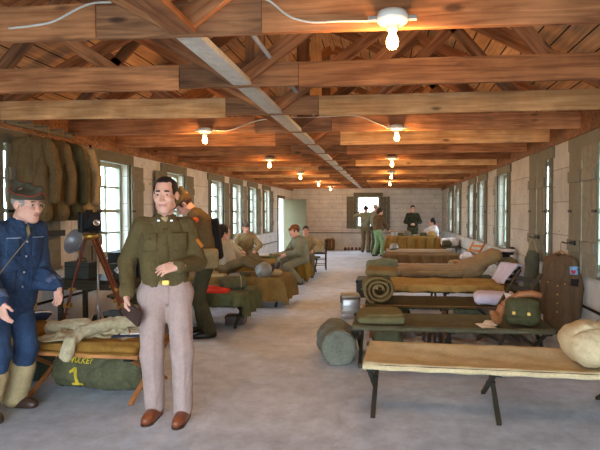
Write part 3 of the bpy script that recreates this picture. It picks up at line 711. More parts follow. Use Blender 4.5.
    for a, b, c in ((hpl, KL, AL), (hpr, KR, AR)): L += [('c', a, b, .095, .077, .035), ('c', b, c+(c-b)/np.linalg.norm(c-b)*.01, .077, .068, .03)]
    if press:
        for a, b, c in ((hpl, KL, AL), (hpr, KR, AR)): L += [('c', a+A((0, -.085, -.1)), b+A((0, -.078, 0)), .008, .008, .025), ('c', b+A((0, -.078, 0)), c+A((0, -.072, .02)), .008, .008, .025)]
    bot, GB = soft('trousers', bottom, L, g, .03, (tfold, 34, 11+int(abs(loc[0]*50)) % 80, (1, 1, .28)), body, back=True)
    for a, f_, t_ in ((AL, fl, toel), (AR, fr, toer)):
        q, w, m = feet(a, f_, t_); zz = min(q[2], w[2])
        S_ = [('c', q+m @ A((0, 0, .005)), w, .044, .034, .02), ('c', q+m @ A((0, -.02, .0)), w+m @ A((.008, .04, .004)), .044, .043, .03), ('c', a+m @ A((0, .015, -.04)), a+m @ A((0, .005, .02)), .044, .046, .03)]
        sh = soft('shoe', shoe, S_, max(g*.8, .006), .02, None, body, zmin=(a[2]-.088 if not t_ else None))
    hp = None
    if hair: hp = soft('hair', hairm, tf(HAIR[hair], hm, H, hs), max(g*.8, .005), .01, (.002, 60, 3), body)
    if cap: soft('cap', capm, tf(CAP[cap], hm, H, hs), max(g*.8, .005), .02, None, body)
    return dict(body=body, GT=GT, GB=GB, H=H, hm=hm, WL=WL, WR=WR, EL=EL, ER=ER, shl=shl, shr=shr, P=P, N=N_, C=C_, AL=AL, AR=AR, KL=KL, KR=KR)
def patch_on(G, parent, name, m, pts, off=.004, th=.004, n=7):
    """a thin sewn-on piece that follows the front of a soft shape; pts = 4 (x,z) corners in order"""
    a, b, c, d = [np.array(p) for p in pts]; mb = MB()
    def fn(u, v):
        q = (a*(1-u)+b*u)*(1-v)+(d*(1-u)+c*u)*v; return (q[0], onto(G, q[0], q[1])-off, q[1])
    mb.grid(fn, n, n, th); return mb.build(name, m, parent, True)

W_olive = cloth('olive_drab_wool', (98, 84, 54), var=.16); W_pink = cloth('taupe_pink_wool', (172, 148, 140), var=.1, bump=.12)
W_denim = cloth('blue_denim', (52, 70, 98), var=.25, sc=10); W_ike = cloth('brown_field_wool', (108, 88, 58), var=.2); W_drab = cloth('dark_olive_wool', (72, 68, 48))
W_khaki = cloth('khaki_cotton', (176, 156, 116), var=.15); W_grey = cloth('sage_grey_cotton', (172, 164, 146), var=.15); W_tan = cloth('tan_field_cotton', (152, 132, 96), var=.2)
W_hbt = cloth('grey_green_twill', (126, 122, 98), var=.16); W_legs = cloth('brown_green_trousers', (114, 98, 70)); W_brown = cloth('brown_wool_jacket', (96, 74, 52)); W_green = cloth('pale_green_trousers', (128, 158, 116))
W_dk = cloth('dark_green_jacket', (54, 56, 42)); W_white = cloth('off_white_cotton', (222, 214, 214), var=.06); W_red = cloth('red_cloth', (190, 60, 62))
L_tan = mat('tan_shoe_leather', (128, 66, 36), .3, .25, 14, .05, spec=.6); L_dk = mat('dark_brown_leather', (64, 44, 34), .4, .25, 14, .08, spec=.5); L_blk = mat('black_leather', (30, 26, 24), .4, .2, 14, .05)
M_brass = mat('brass', (206, 164, 84), .3, .1, 20, 0, metal=.9); M_silver = mat('silver_pin', (200, 200, 205), .3, .05, 20, 0, metal=.9)

# the man in the olive shirt
m1 = person('dark haired man in olive drab shirt and taupe trousers holding a brown leather case', (-1.66, 3.6, 0), 25,
    pel=(0, .0, .96), chest=(0, .0, 1.3), neck=(0, .015, 1.505), head=(.005, -.02, 1.675), hrot=(-14, 4, 0), srot=(4, 0, 0),
    wr=(-.262, -.06, .955), er=(-.5, 1, 0), hr=((-.04, -.2, -1), (1, -.15, 0), 1), curlr=(.75, .9), wl=(.085, -.25, 1.165), el=(.75, .8, -.5), hl=((-1, -.1, -.12), (.1, .6, -.55), -1), curl=(.35, .5),
    al=(.115, -.07, .095), ar=(-.085, .05, .095), fl=-18, fr=-22, top=W_olive, bottom=W_pink, shoe=L_tan, hair='receding', hairm=M_hd, h=.0045, loose=.97, foldt=.0055, shoulders=.18, hs=1.07, tfold=.0035, press=1, tw=.93, tname='shirt')
b = m1['body']; G = m1['GT']
for sg in (-1, 1):
    pk = [(sg*.055, 1.39), (sg*.155, 1.39), (sg*.155, 1.265), (sg*.055, 1.265)]
    patch_on(G, b, 'breast_pocket', W_olive, pk, .002, .005)
    pf = patch_on(G, b, 'pocket_flap', W_olive, [(sg*.05, 1.4), (sg*.16, 1.4), (sg*.155, 1.355), (sg*.105, 1.34)] if 0 else [(sg*.05, 1.398), (sg*.16, 1.398), (sg*.158, 1.352), (sg*.052, 1.352)], .006, .006)
    k = MB(); k.ball((sg*.105, onto(G, sg*.105, 1.362)-.011, 1.362), (.007, .004, .007), 10); k.build('button', L_dk, pf, True)
    c = MB()
    c.grid(lambda u, v: (sg*(.012+.066*u-.012*v), .015-.078+.075*u*u-.012*v+.004, 1.512-.01*u-.062*v*(1-.35*u)+.03*u), 7, 6, .006); co = c.build('collar', W_olive, b, True)
    c = MB(); c.box((sg*.045, -.072, 1.487), (.018, .006, .012), None, .002); c.build('collar_pin', M_silver, co)
patch_on(G, b, 'placket', W_olive, [(-.016, 1.43), (.016, 1.43), (.016, 1.04), (-.016, 1.04)], .003, .006, 12)
for z in (1.4, 1.31, 1.22, 1.07):
    k = MB(); k.ball((0, onto(G, 0, z)-.011, z), (.0065, .004, .0065), 10); k.build('button', L_dk, b, True)
u = MB(); u.grid(lambda u_, v: ((u_-.5)*(.055-.04*v), -.052-.012*v-.03*(1-(2*u_-1)**2)*.4, 1.515-.085*v), 6, 6, .006); u.build('undershirt', W_khaki, b, True)
bl = MB(); zb = 1.03; GBx = m1['GB']
def ring(zc, off, hh, name, m, n=40, par=None, G_=None):
    D, LO, hh_ = G_; k = int(round((zc-LO[2])/hh_)); q = np.argwhere(D[:, :, k] < 0)*hh_+LO[:2]
    cx, cy = (q.max(0)+q.min(0))/2; rx, ry_ = (q.max(0)-q.min(0))/2+off; mb = MB()
    mb.lathe([(1, -hh), (1.02, -hh*.5), (1.02, hh*.5), (1, hh)], (0, 0, 0), n); mb.v = [(cx+v[0]*rx, cy+v[1]*ry_, zc+v[2]) for v in mb.v]; return cx, cy, rx, ry_, mb.build(name, m, par, True)
cx, cy, rx, ry_, belt = ring(1.035, .006, .018, 'belt', cloth('khaki_web_belt', (150, 128, 84)), par=b, G_=GBx)
k = MB(); k.box((cx, cy-ry_-.006, 1.035), (.05, .012, .036), None, .004); k.build('belt_buckle', M_brass, belt)
patch_on(GBx, b, 'fly', W_pink, [(-.005, 1.01), (.022, 1.01), (.018, .86), (-.003, .86)], .003, .004)
for sg in (-1, 1):
    q, w = m1['shl'] if sg > 0 else m1['shr'], m1['EL'] if sg > 0 else m1['ER']
p_ = MB(); c = m1['shl']*.55+m1['EL']*.45+V3(.052, -.05, .0)
p_.box(tuple(c), (.03, .008, .075), Matrix.Rotation(R(-35), 3, 'Y') @ Matrix.Rotation(R(40), 3, 'Z'), .003); p_.build('sleeve_badge', cloth('orange_badge', (208, 130, 50)), b)
for a, yw in ((m1['AL'], -18), (m1['AR'], -22)):
    m = M3(yw); s_ = MB()
    for i in range(4):
        y = -.03-.024*i; z = -.012-.011*i; s_.bar(a+m @ V3(-.018, y, z), a+m @ V3(.018, y, z), .005, .005)
    s_.build('shoe_laces', L_dk, b)
    s_ = MB(); c1 = a+m @ V3(0, .045, -.083); c2 = a+m @ V3(.004, -.125, -.083)
    s_.add([], []); nn = 20; vs_ = []
    for z in (0, .012):
        for i in range(nn):
            t = 2*PI*i/nn; cc = c1 if math.sin(t) >= 0 else c2; r = .044 if math.sin(t) >= 0 else .049
            vs_.append(cc+m @ V3(r*math.cos(t), r*(1 if math.sin(t) >= 0 else 1.5)*math.sin(t), z-.012))
    s_.add(vs_, [(i, (i+1) % nn, nn+(i+1) % nn, nn+i) for i in range(nn)]+[tuple(range(nn))[::-1], tuple(range(nn, 2*nn))]); s_.build('sole', L_dk, b)
wa = m1['WR']; th = R(25); wpt = Vector((-1.66, 3.6, 0))+Matrix.Rotation(th, 3, 'Z') @ Vector((wa[0]+.035, wa[1]-.06, wa[2]-.125))
cs = MB(); cs.box((0, 0, 0), (.024, .19, .12), None, .006); o = cs.build('leather_case', L_dk, None, loc=wpt, rot=(R(28), R(-6), th+R(40))); tag(o, 'dark brown leather case held in the olive shirted man\'s hand', 'case')
k = MB(); k.box((.014, -.03, .012), (.006, .1, .06), None, .002); k.build('case_flap', L_dk, o)

# the man in denim at the left edge
m2 = person('man in blue denim work clothes, glasses and red piped garrison cap', (-2.83, 3.53, 0), 74,
    pel=(0, .08, .95), chest=(0, -.02, 1.28), neck=(0, -.07, 1.47), head=(.01, -.16, 1.605), hrot=(4, 7, 0), srot=(0, 6, 0),
    wr=(-.26, -.24, .925), er=(-.4, 1, -.2), hr=((.03, -.25, -1), (1, .0, 0), 1), wl=(.16, -.26, .985), el=(.25, 1, 0), hl=((-.0, -.25, -1), (-1, 0, 0)),
    curl=(.3, .4), al=(.12, .16, .09), ar=(-.13, .12, .09), fl=12, fr=-8, top=W_denim, bottom=W_denim, shoe=L_dk, cap='garrison', capm=cloth('drab_cap_wool', (78, 72, 58)), hair='undercap', hairm=M_hg, grey=True, h=.0045, loose=1.03, long=.12, foldt=.0065, shoulders=.18)
b = m2['body']; G = m2['GT']; H, hm = m2['H'], m2['hm']
gl = MB()
for sg in (-1, 1):
    P_ = [H+hm @ V3(sg*.034+.024*math.cos(t), -.102+.006*abs(math.cos(t)), .002+.019*math.sin(t)) for t in [2*PI*i/16 for i in range(17)]]; gl.path(P_, .0017, 6)
    gl.path([H+hm @ V3(sg*.058, -.098, .006), H+hm @ V3(sg*.078, -.06, .01), H+hm @ V3(sg*.082, .01, .008)], .0017, 6)
gl.path([H+hm @ V3(-.01, -.104, .006), H+hm @ V3(0, -.108, .009), H+hm @ V3(.01, -.104, .006)], .0017, 6); gl.build('glasses', M_silver, b, True)
pp = MB()
for sg in (-1, 1):
    pp.path([H+hm @ (V3(sg*x, y, z)*1.04) for x, y, z in ((.004, -.126, .1), (.03, -.118, .078), (.066, -.085, .064), (.09, -.02, .07), (.093, .04, .08), (.062, .11, .095), (.004, .135, .12))], .0026, 6)
pp.path([H+hm @ (V3(0, y, z)*1.04) for y, z in ((-.125, .12), (-.06, .146), (.0, .152), (.06, .16), (.128, .172))], .0026, 6); pp.build('cap_piping', cloth('red_piping', (196, 52, 44)), b, True)
for sg in (-1, 1):
    patch_on(G, b, 'breast_pocket', W_denim, [(sg*.045, 1.36), (sg*.145, 1.36), (sg*.145, 1.22), (sg*.045, 1.22)], .003, .005)
    patch_on(G, b, 'pocket_stitching', cloth('pale_stitching', (140, 150, 170)), [(sg*.043, 1.364), (sg*.147, 1.364), (sg*.147, 1.356), (sg*.043, 1.356)], .008, .003)
    patch_on(G, b, 'lower_pocket', W_denim, [(sg*.05, 1.12), (sg*.17, 1.12), (sg*.17, .95), (sg*.05, .95)], .003, .005)
    c = MB(); c.grid(lambda u, v: (sg*(.012+.066*u), -.07-.084+.08*u*u-.014*v, 1.485-.015*u-.06*v*(1-.3*u)+.03*u), 7, 6, .007); c.build('collar', W_denim, b, True)
for z in (1.33, 1.22, 1.1, .99):
    k = MB(); k.ball((0, onto(G, 0, z)-.006, z), (.008, .005, .008), 10); k.build('button', M_silver, b, True)
for e, w in ((m2['EL'], m2['WL']), (m2['ER'], m2['WR'])):
    u_ = (w-e)/np.linalg.norm(w-e); c = MB(); c.tube(w-u_*.075, w-u_*.012, .062, .06, 20); c.build('turned_cuff', cloth('faded_denim', (92, 104, 132)), b, True)
for a, kk in ((m2['AL'], m2['KL']), (m2['AR'], m2['KR'])):
    u_ = (kk-a)/np.linalg.norm(kk-a); soft('canvas_legging', W_khaki, [('c', a+V3(0, .005, -.01), a+u_*.25, .086, .096)], .008, .02, (.002, 30, 5), b)
# canvas bag worn on a strap by the denim man
Rz = Matrix.Rotation(R(74), 3, 'Z'); base = Vector((-2.83, 3.53, 0)); W_bag = cloth('khaki_canvas_bag', (186, 168, 112), var=.12)
bg = thing('canvas_satchel', 'khaki canvas satchel slung at the denim man\'s hip', 'bag', base+Rz @ Vector((-.335, -.06, .86)), R(74))
soft('bag_body', W_bag, [('b', (0, 0, -.02), (.05, .13, .15), .04, None)], .01, .02, (.004, 18, 4), bg)
soft('bag_flap', W_bag, [('b', (-.035, 0, .06), (.03, .135, .085), .025, None)], .009, .02, (.003, 18, 9), bg)
st = MB()
Pp = [(-.275, -.06, .98), (-.2, -.14, 1.1), (-.08, -.185, 1.24), (.03, -.17, 1.37), (.1, -.1, 1.49), (.1, .04, 1.5), (-.06, .14, 1.3), (-.25, .1, 1.0)]
Pp = [Vector(p) for p in Pp]
def ribbon(pts, w, th, wdir):
    mb = MB(); n = len(pts)
    def fn(u, v):
        x = u*(n-1); i = min(int(x), n-2); f_ = x-i; p = pts[i].lerp(pts[i+1], f_); return p+Vector(wdir)*w*(v-.5)
    mb.grid(fn, n*3, 3, th); return mb
q = []
for p in Pp:
    y = onto(G, min(max(p.x, -.2), .17), p.z) if p.y < -.05 else p.y
    q.append(Vector((p.x+.275, (y-.012 if p.y < -.05 else p.y), p.z-.86)))
ribbon(q, .035, .004, (.55, 0, .83)).build('strap', cloth('strap_web', (146, 130, 88)), bg, True)

# man bending in the brown jacket
m3 = person('man in brown wool jacket and garrison cap bending his head down, back to the cots', (-2.3, 6.05, 0), -78, s=1.06,
    pel=(0, .06, .95), chest=(0, .0, 1.28), neck=(0, -.09, 1.465), head=(.0, -.21, 1.545), hrot=(4, 48, 0), srot=(0, 18, 0),
    wl=(.17, -.33, 1.02), wr=(-.17, -.34, 1.02), el=(.6, .8, 0), er=(-.6, .8, 0), hl=((-.4, -1, -.2), (0, .2, -1)), hr=((.4, -1, -.2), (0, .2, -1)),
    al=(.11, .08, .09), ar=(-.11, -.02, .09), top=W_ike, bottom=W_drab, shoe=L_blk, cap='garrison', capm=W_ike, hair='undercap', hairm=M_hb, h=.006, loose=1.08)
c = MB(); q = m3['shl']+V3(.0, .025, -.035); c.lathe([(.0, .008), (.034, .006), (.036, 0), (0, -.004)], tuple(q+V3(.082, .0, .0)), 20, Matrix.Rotation(R(90), 3, 'Y')); c.build('shoulder_patch', cloth('orange_patch', (214, 92, 40)), m3['body'], True)
soft('back_pouch', cloth('black_canvas', (34, 34, 34)), [('b', (.03, .17, 1.15), (.1, .035, .24), .03, (.12, 0, 0)), ('c', (.1, .13, 1.2), (.12, .03, 1.4), .014, .014), ('c', (-.1, .13, 1.2), (-.12, .03, 1.4), .014, .014)], .009, .02, (.004, 16, 2), m3['body'])
soft('haversack', W_tan, [('b', (.2, .1, .93), (.05, .1, .11), .03, None)], .009, .02, (.004, 18, 6), m3['body'])

# people seated along the left row; local -y is where the person faces
m4 = person('dark haired man in grey shirt reclining on the tan covered cot, seen from behind', (-2.77, 8.45, .0), 75,
    pel=(0, 0, .6), chest=(0, .1, .88), neck=(0, .12, 1.06), head=(.0, .07, 1.2), hrot=(55, 5, 0), srot=(8, -12, 0),
    wl=(.25, -.25, .68), wr=(-.28, .16, .58), hl=((0, -1, -.2), (0, 0, -1)), hr=((-.2, 1, -.1), (0, 0, -1)), el=(.6, .8, 0), er=(-.8, .6, 0), al=(.12, -.79, .57), ar=(-.1, -.82, .57), kl=(.2, 0, 1), kr=(-.2, 0, 1), toel=-60, toer=-60,
    top=W_grey, bottom=W_legs, shoe=L_dk, hair='full', hairm=M_hd, h=.007, loose=1.12, tname='shirt')
m5 = person('man in tan jacket and garrison cap sitting on a far cot, facing the room', (-3.5, 12.02, 0), 28,
    pel=(0, 0, .565), chest=(0, -.04, .83), neck=(0, -.07, 1.01), head=(0, -.12, 1.16), hrot=(6, 6, 0), srot=(0, 6, 0),
    wl=(.16, -.38, .62), wr=(-.16, -.38, .62), hl=((-.5, -1, -.2), (0, 0, -1)), hr=((.5, -1, -.2), (0, 0, -1)), el=(1, .4, 0), er=(-1, .4, 0), al=(.14, -.5, .09), ar=(-.14, -.5, .09), kl=(.2, -1, 1), kr=(-.2, -1, 1),
    top=W_tan, bottom=W_legs, shoe=L_dk, cap='garrison', capm=cloth('brown_cap', (92, 74, 62)), hair='undercap', hairm=M_hd, h=.007, loose=1.15, skin=M_skin2)
m6 = person('man in grey green uniform and brown cap seated in profile on the cot end', (-1.84, 10.66, 0), -60,
    pel=(0, .0, .565), chest=(0, -.06, .83), neck=(0, -.1, 1.01), head=(0, -.18, 1.14), hrot=(0, 10, 0), srot=(0, 8, 0),
    wl=(.07, -.36, .66), wr=(-.08, -.36, .66), hl=((-.5, -1, -.4), (0, .2, -1)), hr=((.5, -1, -.4), (0, .2, -1)), el=(1, .5, 0), er=(-1, .5, 0), al=(.13, -.12, .09), ar=(-.12, -.42, .09), kl=(.2, -1, .4), kr=(-.2, -1, .8),
    top=W_hbt, bottom=W_hbt, shoe=L_dk, cap='beanie', capm=cloth('brown_knit', (128, 82, 50)), hair='undercap', hairm=M_hb, h=.006, loose=1.12, skin=M_skin)
m7 = person('dark haired person seated behind the man in the brown cap', (-2.0, 12.05, 0), 10, s=.93,
    pel=(0, 0, .565), chest=(0, -.02, .83), neck=(0, -.03, 1.01), head=(0, -.07, 1.17), hrot=(0, 5, 0), wl=(.2, -.3, .66), wr=(-.2, -.3, .66), el=(1, .5, 0), er=(-1, .5, 0), al=(.13, -.4, .09), ar=(-.12, -.4, .09), kl=(.2, -1, .8), kr=(-.2, -1, .8),
    top=W_tan, bottom=W_legs, shoe=L_dk, hair='short', hairm=M_hd, h=.008, loose=1.1, skin=M_skin2)
# people at the far end
m8 = person('man in olive shirt at the far window with one arm raised, back turned', (-.86, 19.2, 0), 165, head=(0, -.03, 1.665), hrot=(20, 0, 0),
    wr=(.12, -.3, 1.56) if 0 else (-.22, -.3, 1.56), er=(-1, .1, .3), hr=((.3, -.2, 1), (.5, .5, 0)), wl=(.38, -.28, 1.5), el=(1, 0, -.3), hl=((0, -.3, 1), (-1, 0, 0)),
    top=W_hbt, bottom=W_legs, shoe=L_dk, hair='short', hairm=M_hd, h=.008, loose=1.05, tname='shirt')
m9 = person('bald man in olive shirt standing behind the person in brown jacket', (-.46, 18.5, 0), 150, s=1.03, hrot=(-10, 0, 0), wl=(.22, -.2, 1.05), wr=(-.25, -.15, 1.05),
    top=W_hbt, bottom=W_drab, shoe=L_blk, hair='bald', hairm=M_hg, h=.008, loose=1.05, tname='shirt')
m10 = person('person in brown jacket and pale green trousers reaching toward the far table', (-.36, 17.45, 0), 125, s=.95, chest=(0, -.02, 1.29), neck=(0, -.05, 1.49), head=(0, -.11, 1.64), hrot=(-10, 14, 0), srot=(0, 6, 0),
    wl=(.2, -.38, .92), wr=(-.15, -.42, .95), el=(.8, .6, 0), er=(-.8, .6, 0), al=(.15, .06, .09), ar=(-.12, -.12, .09), top=W_brown, bottom=W_green, shoe=L_blk, hair='full', hairm=M_hd, h=.008, loose=1.15)
m11 = person('man in dark green jacket standing behind the far table with hands together', (.9, 18.5, 0), -3, wl=(.09, -.27, 1.13), wr=(-.07, -.27, 1.12), el=(1, .5, -.2), er=(-1, .5, -.2), hl=((-1, -.3, -.1), (0, .5, -.8)), hr=((1, -.3, -.1), (0, .5, -.8)),
    hrot=(12, 8, 0), top=W_dk, bottom=W_drab, shoe=L_blk, hair='short', hairm=M_hd, h=.008, loose=1.08)
m12 = person('dark haired person in white shirt with red collar seated at the far table end', (1.62, 17.55, 0), -75, pel=(0, 0, .57), chest=(0, -.04, .87), neck=(0, -.06, 1.06), head=(0, -.1, 1.21), hrot=(-20, 12, 0),
    wl=(.2, -.35, .84), wr=(-.2, -.35, .84), el=(1, .5, 0), er=(-1, .5, 0), al=(.13, -.42, .09), ar=(-.12, -.42, .09), kl=(.2, -1, .8), kr=(-.2, -1, .8), top=W_white, bottom=W_drab, shoe=L_dk, hair='full', hairm=M_hd, h=.008, loose=1.1, tname='shirt')
soft('red_collar', W_red, [('c', (-.09, .0, 1.05), (0, .05, 1.07), .03, .03), ('c', (.09, 0, 1.05), (0, .05, 1.07), .03, .03), ('c', (.1, -.02, 1.04), (.06, -.12, .92), .025, .02), ('c', (-.1, -.02, 1.04), (-.06, -.12, .92), .025, .02)], .01, .02, None, m12['body'])
# ================================================================ cots, blankets and kit
W_c1 = cloth('tan_cot_canvas', (204, 186, 146), var=.15); W_c2 = cloth('olive_cot_canvas', (98, 94, 72), var=.16); W_c3 = cloth('dark_olive_cot_canvas', (74, 66, 42)); W_c4 = cloth('beige_cot_canvas', (178, 158, 130), var=.1)
W_must = cloth('mustard_blanket', (150, 108, 48)); W_yel = cloth('yellow_brown_blanket', (172, 138, 78)); W_brn = cloth('brown_wool_blanket', (112, 84, 52)); W_grn = cloth('green_wool_blanket', (94, 94, 62)); W_tanb = cloth('tan_wool_blanket', (128, 100, 54))
W_duf = cloth('green_duffel_canvas', (90, 88, 64), var=.25); W_duf2 = cloth('grey_green_duffel_canvas', (116, 118, 104), var=.22); W_sage = cloth('sage_green_cotton', (116, 124, 102)); W_lav = cloth('lavender_white_linen', (216, 206, 224), var=.05); W_bed = cloth('tan_quilted_cotton', (204, 186, 148), var=.12)
W_roll = cloth('khaki_brown_blanket', (124, 104, 68)); W_field = cloth('field_bag_canvas', (82, 80, 54))
L_or = mat('orange_tan_leather', (158, 102, 62), .45, .2, 12, .1); L_red = mat('red_brown_leather', (124, 58, 42), .4, .2, 14, .08)
M_legw = wood('honey_cot_wood', (150, 92, 50), (196, 132, 80), .15, .55, False); M_legd = wood('dark_cot_wood', (44, 40, 32), (72, 64, 50), .15, .6, False)
M_steel = mat('grey_steel_helmet', (140, 138, 132), .45, .15, 20, .05, metal=.4); M_ohel = mat('olive_steel_helmet', (96, 92, 76), .6, .15, 20, .08)
M_box = mat('dark_green_box_paint', (58, 62, 58), .55, .15, 15, .1); M_alu = mat('dull_aluminium', (176, 178, 180), .35, .12, 25, .06, metal=.75)
M_paper = mat('white_paper', (236, 234, 230), .8, .02, 10, 0); M_blue = mat('navy_cloth_cover', (40, 48, 72), .7, .1, 10, .1); M_yp = mat('yellow_stencil_paint', (206, 178, 48), .8, .1, 30, 0)
M_blkp = mat('black_leatherette', (26, 26, 28), .5, .2, 60, .15); M_chr = mat('chrome', (210, 210, 212), .2, .03, 10, 0, metal=1.); M_rwood = wood('red_brown_tripod_wood', (92, 44, 28), (140, 74, 48), .1, .4, False)

def cot(label, x0, x1, y0, y1, h, cm, lm, rz=0, legs=(0, .5, 1), group=None, sag=.045, name='folding_cot', wrap=.05):
    L, W = x1-x0, y1-y0; t = thing(name, label, 'cot', ((x0+x1)/2, (y0+y1)/2, 0), R(rz), group)
    def fn(u, v):
        x = (u-.5)*L; s = v*(W+wrap*2)-wrap
        if s < 0: return (x, -W/2-.022, h-.004+s*.75+.003*math.sin(u*45)*(-s/wrap))
        if s > W: return (x, W/2+.022, h-.004-(s-W)*.75)
        e = (2*s/W-1); k = (1-e*e)*(1-abs(2*u-1)**6)
        return (x, (s-W/2)*1.03, h+.008-sag*k+(.006*math.sin(u*37+s*9)+.004*math.sin(u*15+s*27)+.003*math.sin(u*70-s*14))*(k*.8+.2))
    mb = MB(); mb.grid(fn, 70, 25, .006); mb.build('canvas', cm, t, True)
    for s in (-1, 1): board('side_rail', (-L/2-.03, s*(W/2-.005), h-.022), (L/2+.03, s*(W/2-.005), h-.022), .034, .034, lm, t); board('end_bar', (s*(L/2-.01), -W/2+.02, h-.03), (s*(L/2-.01), W/2-.02, h-.03), .03, .034, lm, t)
    for f_ in legs:
        x = -L/2+.06+f_*(L-.12)
        board('leg', (x-.015, -W/2+.02, h-.04), (x-.015, W/2+.0, .016), .026, .036, lm, t, (1, 0, 0)); board('leg', (x+.015, W/2-.02, h-.04), (x+.015, -W/2-.0, .016), .026, .036, lm, t, (1, 0, 0))
        b = MB(); b.tube((x-.035, 0, h*.51), (x+.035, 0, h*.51), .012, n=10); b.build('pivot_pin', M_iron, t)
        for s in (-1, 1): b = MB(); b.box((x, s*(W/2-.015), h-.045), (.07, .045, .03), None, .003); b.build('bracket', M_iron, t)
    return t
def drape(label, x0, x1, y0, y1, z, m, f=0, b=0, l=0, r=0, name='blanket', cat='blanket', seed=1, rip=.03, th=.008, group=None, lump=.006, sagd=.02):
    """a blanket over a cot or table, hanging f/b/l/r metres over its front, back, left and right edges"""
    if name == 'blanket': y0 -= .045; y1 += .045; x1 += .07 if r else 0; x0 -= .08 if l else 0; z += .03
    L, W = x1-x0, y1-y0; rs = random.Random(seed); p = [rs.uniform(0, 6.28) for _ in range(8)]
    us = [-l+(L+l+r)*i/59 for i in range(60)]; vs_ = [-f+(W+f+b)*i/39 for i in range(40)]
    def fn(u, v):
        s = us[round(u*59)]; t = vs_[round(v*39)]; cx = min(max(s, 0), L); cy = min(max(t, 0), W); dx = s-cx; dy = t-cy
        drop = max(abs(dx), abs(dy)); zz = z-drop
        if drop == 0:
            e = 2*cy/W-1; k = (1-e*e); zz += -sagd*k+lump*(math.sin(cx*11+p[0]+2*math.sin(cy*7))+math.sin(cy*17+cx*5+p[1]))*min(1, 6*min(cx, L-cx, cy, W-cy)+.2)
        a = min(drop/.12, 1)
        w = rip*a*(math.sin(cx*21+p[2])+.6*math.sin(cx*43+p[3])); w2 = rip*a*(math.sin(cy*23+p[4])+.6*math.sin(cy*47+p[5]))
        ox = (.012+abs(drop)*.06)*(1 if dx > 0 else -1 if dx < 0 else 0); oy = (.012+abs(drop)*.06)*(1 if dy > 0 else -1 if dy < 0 else 0)
        if dx and dy: mn = min(abs(dx), abs(dy)); ox += .2*mn*(1 if dx > 0 else -1); oy += .2*mn*(1 if dy > 0 else -1)
        if drop: zz += .006*math.sin(cx*13+cy*9+p[6])*a
        X = x0+cx+ox+(w2 if dx else 0); Y = y0+cy+oy+(w if dy else 0)
        return (X, Y, max(zz, .012+.004*math.sin(s*9)))
    mb = MB(); mb.grid(fn, 60, 40, th); o = mb.build(name, m, None, True)
    return tag(o, label, cat, group)
def roll(label, loc, rz, r, L, m, name='bedroll', cat='bedroll', straps=2, sm=None):
    t = thing(name, label, cat, loc, rz); turns = 2.7
    def fn(u, v):
        a = u*turns*2*PI; rr = .03+(r-.03)*u; y = (v-.5)*L*(1-.05*(1-u)); w = 1+.03*math.sin(a*3+v*5)
        return (rr*math.cos(a)*w*1.08, y+.006*math.sin(a*2), r+rr*math.sin(a)*w*.96)
    mb = MB(); mb.grid(fn, 110, 9, .034); mb.build('rolled_blanket', m, t, True)
    for i in range(straps):
        y = (i-(straps-1)/2)*L*.55; s = MB(); s.path([(1.11*r*math.cos(a), y, r+.99*r*math.sin(a)+.004) for a in [2*PI*k/24 for k in range(25)]], .008, 6); s.build('strap', sm or W_c2, t, True)
    return t
def duffel(label, loc, rot, r, L, m, seed=3, name='duffel_bag', tie=True):
    """lies along its local x"""
    t = thing(name, label, 'duffel bag', loc, rot[2])
    o, G = soft('bag_body', m, [('c', (-L*.5, 0, r*.96), (L*.5, 0, r*.96), r, r), ('e', (L*.1, .01, r*1.0), (L*.3, r*1.06, r*.98), None, .1), ('sb', (L*.5+.2, 0, r), (.2, .6, .6), .01, None, .05), ('sb', (-L*.5-.2, 0, r), (.2, .6, .6), .01, None, .05)], .011, .05, (.014, 19, seed), t, zmin=.0, back=True)
    for q in (L*.5-.025, .025-L*.5): e = MB(); e.path([(q, r*math.cos(a), r*.96+r*math.sin(a)) for a in [2*PI*k/28 for k in range(29)]], .009, 6); e.build('end_seam', m, t, True)
    s = MB(); s.path([(-L*.4, -r*.2, r*1.9), (-L*.15, 0, r*2.02), (L*.15, 0, r*2.02), (L*.4, -r*.2, r*1.9)], .012, 8); s.build('carry_strap', m, t, True)
    return t, o, G
def writing(txt, size, x, z, G, m, parent, name, rot=0., bold=0.004, off=.009):
    """stencilled letters laid on the front of a soft shape"""
    c = bpy.data.curves.new('lettering', 'FONT'); c.body = txt; c.size = size; c.offset = bold; c.resolution_u = 3; c.align_x = 'CENTER'
    o = bpy.data.objects.new('lettering', c); COL.objects.link(o); me = bpy.data.meshes.new_from_object(o.evaluated_get(bpy.context.evaluated_depsgraph_get())); bpy.data.objects.remove(o)
    bm = bmesh.new(); bm.from_mesh(me)
    bmesh.ops.triangulate(bm, faces=bm.faces[:])
    for _ in range(2): bmesh.ops.subdivide_edges(bm, edges=[e for e in bm.edges if e.calc_length() > .02], cuts=1)
    ca, sa = math.cos(rot), math.sin(rot)
    for v in bm.verts:
        X, Z = x+v.co.x*ca-v.co.y*sa, z+v.co.x*sa+v.co.y*ca; v.co = (X, onto(G, X, Z)-off, Z)
    bm.to_mesh(me); bm.free(); me.materials.clear(); me.materials.append(m); return link(name, me, parent)

def stencil(polys, x, z, sc, G, m, parent, name, off=.009):
    bm = bmesh.new()
    for p in polys: bm.faces.new([bm.verts.new((x+a*sc, 0, z+b*sc)) for a, b in p])
    bmesh.ops.triangulate(bm, faces=bm.faces[:])
    for _ in range(3): bmesh.ops.subdivide_edges(bm, edges=[e for e in bm.edges if e.calc_length() > .015], cuts=1)
    for v in bm.verts: v.co.y = onto(G, v.co.x, v.co.z)-off
    me = bpy.data.meshes.new(name); bm.to_mesh(me); bm.free(); me.materials.append(m); return link(name, me, parent)
